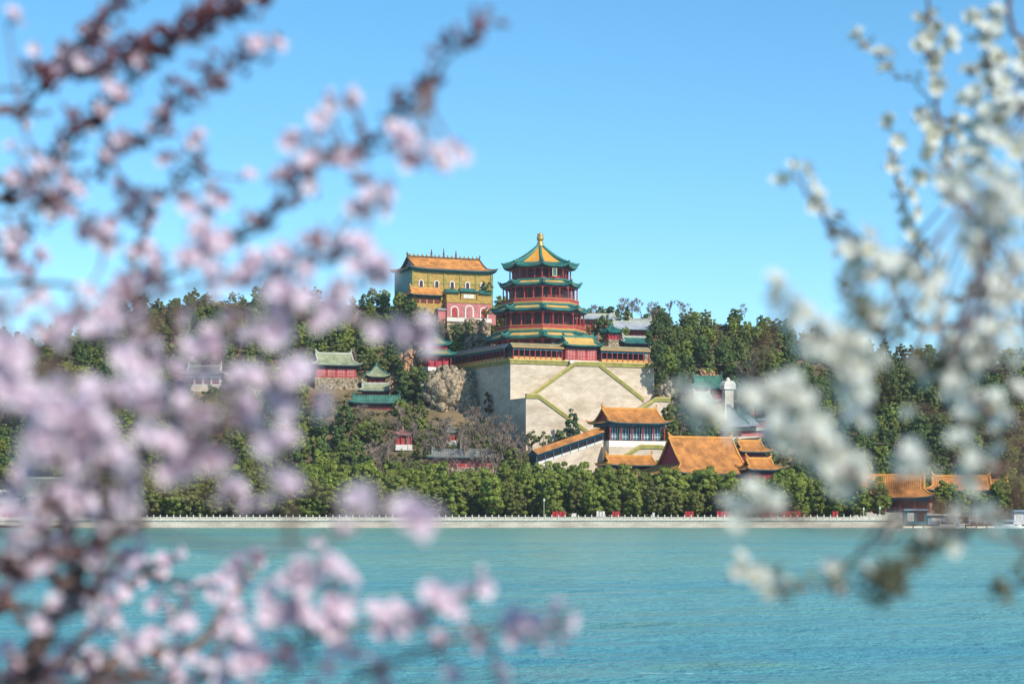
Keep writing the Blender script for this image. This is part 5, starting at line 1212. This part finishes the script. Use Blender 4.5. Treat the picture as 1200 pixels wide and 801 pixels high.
for a in [(8,24,1.64,2),(40,57,1.89,1),(112,38,1.89,2),(85,56,1.89,2),(160,70,1.80,3),(222,44,1.76,3),(270,8,1.72,2),(200,132,1.76,2),(150,170,1.76,2),(126,186,1.76,2),(228,165,1.80,3),(205,185,1.80,2),(318,57,1.72,1),(20,180,1.80,3),(45,195,1.72,3),(70,180,1.72,3),
          (402,113,1.60,3),(385,122,1.60,2),(378,150,1.60,3),(392,178,1.60,3),(345,168,1.60,3),(358,192,1.60,4),(330,208,1.60,3),(356,216,1.60,3),(410,186,1.60,2),(372,168,1.60,3),(466,168,1.50,4),(478,175,1.50,3),(494,176,1.50,4),(520,183,1.55,2),(534,180,1.50,3),
          (25,208,1.64,3),(50,212,1.64,4),(78,205,1.64,3),(35,240,1.64,3),(55,228,1.64,4),(80,232,1.64,3),(70,250,1.64,3),(150,232,1.80,5),(146,212,1.80,3),(166,246,1.80,3),(160,216,1.80,3),(220,230,1.80,3),(226,258,1.60,4),(235,286,1.48,7),(220,300,1.48,4),(256,226,1.80,2),(245,242,1.80,2),(285,210,1.80,3),
          (165,290,1.80,3),(186,305,1.60,5),(175,320,1.60,3),(20,285,1.80,4),(42,300,1.80,3),(25,322,1.80,4),(35,342,1.80,5),(152,325,1.50,3),(295,265,1.60,3),(265,282,1.60,3),(100,345,1.60,3),(122,350,1.50,4),(150,350,1.50,4),(75,362,1.50,5),(112,376,1.48,6),(150,385,1.45,7),(60,385,1.48,4),(10,360,1.50,6),
          (330,200,1.60,3),(425,215,1.60,3),(440,228,1.50,5),(434,240,1.50,3),(412,245,1.50,3),(336,295,1.45,3),(365,286,1.45,3),(392,285,1.45,3),(420,291,1.45,3),(325,302,1.45,3),(290,312,1.45,4),(262,322,1.45,5),(300,322,1.45,4),(335,345,1.32,8),(346,352,1.32,8),(325,338,1.41,5),(352,335,1.41,5),(370,360,1.41,5),(394,360,1.32,5),(402,336,1.41,3),(430,316,1.43,4),(444,316,1.43,2),
          (302,392,1.32,6),(322,386,1.32,6),(332,380,1.32,5),(480,382,1.41,4),(492,386,1.41,4),(442,388,1.41,3),
          (10,412,1.20,8),(22,432,1.20,8),(8,455,1.20,8),(60,482,1.14,10),(90,500,1.14,11),(40,520,1.14,9),(75,540,1.14,9),(112,512,1.14,10),(128,532,1.14,8),(100,470,1.20,8),(70,505,1.14,9),(100,490,1.14,8),(130,470,1.20,8),(160,464,1.20,10),(186,470,1.20,9),(204,487,1.20,8),(156,430,1.41,6),(166,410,1.41,5),(170,450,1.41,6),(196,445,1.41,5),(235,482,1.20,8),(280,482,1.26,6),(291,490,1.26,5),
          (270,446,1.32,5),(287,442,1.32,5),(250,420,1.41,5),(238,408,1.41,5),(190,532,1.26,8),(202,547,1.26,7),(217,526,1.26,6),(230,532,1.26,6),(252,530,1.26,6),(96,562,1.45,4),(104,546,1.45,4),(120,562,1.45,3),(85,592,1.41,5),(60,600,1.41,5),(145,596,1.32,5),(115,590,1.45,4),(270,588,1.38,3),(275,575,1.38,2),(15,560,1.32,5),(140,405,1.45,5),(60,450,1.32,6),(30,470,1.20,7),
          (155,640,1.70,4),(145,655,1.70,3),(180,656,2.00,4),(192,664,2.00,4),(201,655,2.00,3),(160,676,2.00,4),(150,684,2.00,3),(25,676,1.80,2),(50,656,1.60,3),(70,646,1.60,3),(15,626,1.32,7),(5,610,1.32,6),(115,700,1.70,4),(132,690,1.70,4),(120,725,1.60,4),(145,746,1.50,5),(90,760,1.80,4),(195,706,1.90,4),(206,715,1.90,3),
          (225,696,2.00,3),(245,690,2.00,3),(262,681,2.00,4),(270,700,1.90,4),(291,662,2.00,4),(277,676,2.00,3),(300,655,2.00,3),(265,716,1.80,4),(280,740,1.60,5),(265,746,1.60,4),(215,746,1.60,4),(182,750,1.70,3),(60,790,1.80,4),(86,790,1.80,4),(126,790,1.80,4),(140,780,1.80,3),(230,790,1.70,4),(265,786,1.60,4),(205,786,1.70,4),(20,770,1.90,4),(10,800,1.90,4),(45,735,1.90,3),
          (334,562,1.14,4),(338,575,1.14,3),(325,592,1.26,2),(422,578,1.08,4),(422,590,1.08,3),(476,606,1.14,5),(498,606,1.14,6),(487,612,1.14,4),(325,525,1.20,2),(400,628,1.26,2),(376,650,1.45,3),(350,672,1.48,5),(342,686,1.48,4),(330,692,1.48,4),(404,684,1.48,3),(396,694,1.48,4),
          (512,718,1.43,6),(505,700,1.43,4),(498,728,1.43,4),(560,684,1.45,3),(548,728,1.45,2),(552,742,1.45,2),(605,732,1.41,5),(597,738,1.41,2),(658,726,1.41,4),(652,738,1.41,3),(630,745,1.45,2),(442,724,1.45,5),(400,736,1.47,5),(410,755,1.47,4),(378,740,1.47,4),(360,720,1.48,3),(435,780,1.48,3),(452,792,1.48,3),(530,796,1.45,2),(580,796,1.45,2),(320,730,1.48,5),(340,710,1.48,4),(300,760,1.49,4),(330,780,1.49,4),(370,785,1.48,4)]:
    C_(*a)
pk.finish('all the further pink blossoms and buds of the tree')

# ---- white tree on the right
wt = Blossoming('white_blossom_tree', 'white blossoming plum tree close to the camera on the right, soft out of focus',
    [(1.05, 2.45, 1.35), (0.98, 2.4, 2.1), (0.93, 2.35, 2.7), (0.91, 2.35, 3.2), (0.93, 2.4, 3.9)], 0.05, BK2, WH, 0.0082, 0.45, 31, M['green_bud_leaf'], 0.10); wt.br = []; wt.kf = 0.9; wt.bk = 0.6; wt.fscale = 1.5; wt.nscale = 1.0
B = wt.branch
st = B([(1240,420,2.73),(1200,355,2.73),(1172,322,2.73),(1140,262,2.73),(1116,205,2.73),(1107,165,2.73),(1100,130,2.73),(1093,95,2.73),(1087,60,2.73),(1088,20,2.73),(1086,-20,2.73)], .0052, .0018, leaf=20, flowers=12, leaf_s=.005)
B([(1072,97,2.73),(1050,86,2.73),(1030,68,2.73),(1008,48,2.73)], .002, .0012, start=st[36], leaf=12, leaf_s=.005)
B([(1240,300,2.60),(1205,200,2.60),(1178,150,2.60),(1165,110,2.60),(1158,70,2.60),(1150,40,2.60),(1142,20,2.60)], .0045, .0015, leaf=15, flowers=14, leaf_s=.005)
B([(1240,120,2.34),(1205,60,2.34),(1185,30,2.34),(1180,-20,2.34)], .004, .003)
B([(1240,380,2.47),(1180,378,2.47),(1110,380,2.47),(1075,381,2.47),(1045,330,2.34),(1010,290,2.27),(975,265,2.21),(950,230,2.21),(932,205,2.21)], .0046, .0015, leaf=30, flowers=6, leaf_s=.006)
B([(1240,345,2.60),(1150,345,2.60),(1100,352,2.60),(1078,300,2.86),(1062,250,2.86),(1048,195,2.86),(1045,140,2.86)], .0032, .0012, leaf=25, flowers=9, leaf_s=.005)
B([(1240,560,1.63),(1160,480,1.65),(1090,440,1.66),(1040,400,1.63),(1015,380,1.58),(1000,360,1.50),(988,336,1.60)], .005, .002, leaf=30, leaf_s=.008)
B([(1240,520,1.66),(1150,500,1.67),(1060,470,1.59),(1000,420,1.52),(960,395,1.45),(925,365,1.45),(900,345,1.45)], .0052, .0015, flowers=4)
B([(1240,640,1.59),(1120,600,1.52),(1020,570,1.45),(960,520,1.45),(920,475,1.45),(870,465,1.38),(820,480,1.30),(795,455,1.30)], .0055, .0015, flowers=4)
B([(1240,600,1.50),(1200,480,1.50),(1160,420,1.50),(1120,415,1.58),(1080,430,1.63)], .0045, .0015, flowers=5)
B([(1250,660,1.63),(1200,600,1.66),(1140,540,1.66),(1075,540,1.59),(1050,600,1.59),(1045,640,1.59)], .004, .0015)
bl = B([(1260,560,1.70),(1180,598,1.65),(1120,625,1.60),(1080,646,1.60),(1040,666,1.60),(1010,680,1.60),(975,684,1.60),(940,688,1.60),(905,685,1.60),(870,662,1.60)], .0056, .0014, leaf=20, leaf_s=.007)
B([(1250,650,1.70),(1205,678,1.70),(1182,692,1.70),(1166,696,1.70)], .0034, .0016, leaf=20, leaf_s=.006)
B([(1250,520,1.59),(1180,600,1.45),(1000,620,1.38),(900,600,1.30),(870,600,1.30)], .004, .0013)
C_ = wt.cluster
for a in [(1082,25,2.73,3),(1085,38,2.73,3),(1105,32,2.73,3),(1109,44,2.73,3),(1075,57,2.73,3),(1091,62,2.73,5),(1109,60,2.73,3),(1094,93,2.73,4),(1085,128,2.73,4),(1090,143,2.73,4),(1084,158,2.73,4),(1099,186,2.73,4),(1115,165,2.73,4),(1128,150,2.73,3),(1113,137,2.73,3),(1083,196,2.73,4),
          (1008,46,2.73,3),(1034,68,2.73,3),(1040,85,2.73,1),(1142,22,2.60,3),(1152,40,2.60,3),(1168,45,2.60,2),(1155,62,2.60,4),(1173,66,2.60,3),(1135,85,2.60,4),(1166,85,2.60,4),(1138,114,2.60,4),(1143,132,2.60,4),(1156,110,2.47,5),(1172,125,2.34,5),(1176,145,2.34,5),(1155,170,2.34,6),(1140,190,2.34,5),(1130,188,2.47,4),(1180,165,2.21,5),(1195,180,2.21,4),
          (1050,137,2.86,2),(1050,165,2.86,1),(1045,190,2.86,3),(1050,208,2.86,3),(1061,226,2.86,3),(1064,245,2.86,3),(1066,262,2.86,2),(1076,280,2.60,1),(932,207,2.21,4),(950,231,2.21,3),(964,250,2.21,2),(1000,288,2.08,4),(1012,282,2.08,4),(1006,300,2.08,3),(1026,300,1.50,4),(1036,312,1.58,5),(1060,312,1.63,7),(1072,326,1.63,7),(1082,340,1.63,6),(1086,355,1.63,5),(1042,322,1.58,4),(1096,312,1.58,4),(1070,352,1.58,4),
          (1190,60,2.40,5),(1180,95,2.30,5),(1192,130,2.20,6),(1165,20,2.50,4),(1150,150,2.40,5),(1195,215,1.90,6),(1185,230,1.70,6),(1170,205,1.80,6),(1160,262,1.60,6),(1150,220,1.80,5),(1190,330,1.70,5),(1192,400,1.50,5),(1120,225,2.30,3),(908,347,1.38,6),(920,352,1.38,5),(935,370,1.45,6),(950,385,1.45,6),(966,395,1.45,6),(985,401,1.52,6),(1035,360,1.50,2),(1095,205,1.90,4),(1101,217,1.90,4),(1120,200,1.90,4),(1140,210,1.70,6),(1150,238,1.50,8),(1166,240,1.50,8),(1180,250,1.50,5),(1136,240,1.60,5),(1140,290,1.70,4),(1146,285,1.70,4),(1134,276,1.70,3),(1170,320,1.70,4),(1160,326,1.70,4),(1150,332,1.70,4),(1166,342,1.70,4),(1190,310,1.60,3),(1180,356,1.60,4),(1175,372,1.60,4),(1165,388,1.50,4),(1195,280,1.50,4),
          (960,412,1.45,7),(986,410,1.45,8),(1004,416,1.45,8),(1012,428,1.45,6),(990,440,1.45,7),(997,452,1.45,6),(920,466,1.38,6),(930,478,1.38,8),(945,482,1.38,7),(926,456,1.38,5),(905,462,1.38,6),(1003,482,1.59,4),(1006,500,1.59,4),(920,502,1.45,7),(940,512,1.45,8),(965,525,1.45,8),(985,520,1.45,6),(970,545,1.45,7),(990,562,1.45,7),(996,572,1.45,6),(960,540,1.45,6),(1000,550,1.45,5),
          (1080,430,1.65,5),(1096,432,1.65,6),(1110,441,1.65,5),(1111,411,1.65,4),(1121,416,1.65,4),(1142,426,1.66,6),(1140,412,1.66,5),(1140,465,1.63,6),(1160,482,1.66,6),(1186,490,1.66,6),(1194,470,1.58,4),(1170,486,1.66,4),(1176,510,1.59,4),(1065,525,1.45,4),(1075,541,1.45,4),(1085,552,1.45,3),(1136,522,1.45,4),(1141,542,1.45,5),(1136,562,1.45,3),(1150,592,1.59,3),(1110,590,1.59,3),(1170,600,1.59,3),
          (800,462,1.30,5),(815,476,1.30,6),(830,490,1.30,6),(845,500,1.30,4),(790,452,1.30,3),(870,466,1.38,5),(890,466,1.38,5),(902,470,1.38,4),(888,590,1.38,4),(866,602,1.38,4),(872,612,1.38,2),
          (864,658,1.60,3),(875,668,1.60,4),(888,678,1.60,4),(896,690,1.60,4),(921,684,1.55,3),(978,670,1.50,3),(985,680,1.50,2),(1006,666,1.55,1),(1048,612,1.52,2),(1046,632,1.52,2),(1090,640,1.50,2),(1110,632,1.50,2),(1168,694,1.70,2)]:
    C_(*a)
g = random.Random(4)
for (px, py, Y, n, s_) in ((1035,686,1.55,40,.012),(1045,676,1.55,30,.012),(1088,638,1.5,30,.011),(1000,362,1.5,14,.009),(1012,380,1.45,14,.009),(1155,262,1.6,12,.009),(1078,290,2.0,20,.008),(983,676,1.5,16,.007),(1175,695,1.7,14,.007)):
    c = Vector(P(px, py, Y))
    for k in range(n):
        p = c+Vector((g.gauss(0, 1), g.gauss(0, 1), g.gauss(0, 1)))*s_*0.55; d = Vector((g.uniform(-1, 1), g.uniform(-1, 1), g.uniform(-1, 1))).normalized(); e = p+d*s_*g.uniform(.6, 1.5)
        wt.leaf.tube([p-wt.o, p.lerp(e, .5)-wt.o, e-wt.o], [s_*.08, s_*.18, s_*.03], 4)
wt.finish('all the further white blossoms and buds of the tree')
hb = MB(); hb.box(-2600, 2600, -600, 2600, -4.5, 122); hz_ = bpy.data.materials.new('haze'); hz_.use_nodes = True; n_ = hz_.node_tree.nodes; n_.clear()
pv = n_.new('ShaderNodeVolumePrincipled'); pv.inputs['Density'].default_value = 0.00005; pv.inputs['Color'].default_value = (0.75, 0.86, 1.0, 1); pv.inputs['Anisotropy'].default_value = 0.0
ou = n_.new('ShaderNodeOutputMaterial'); hz_.node_tree.links.new(pv.outputs[0], ou.inputs['Volume'])
tag(hb.build('haze', hz_), kind='stuff'); sc.cycles.volume_bounces = 0
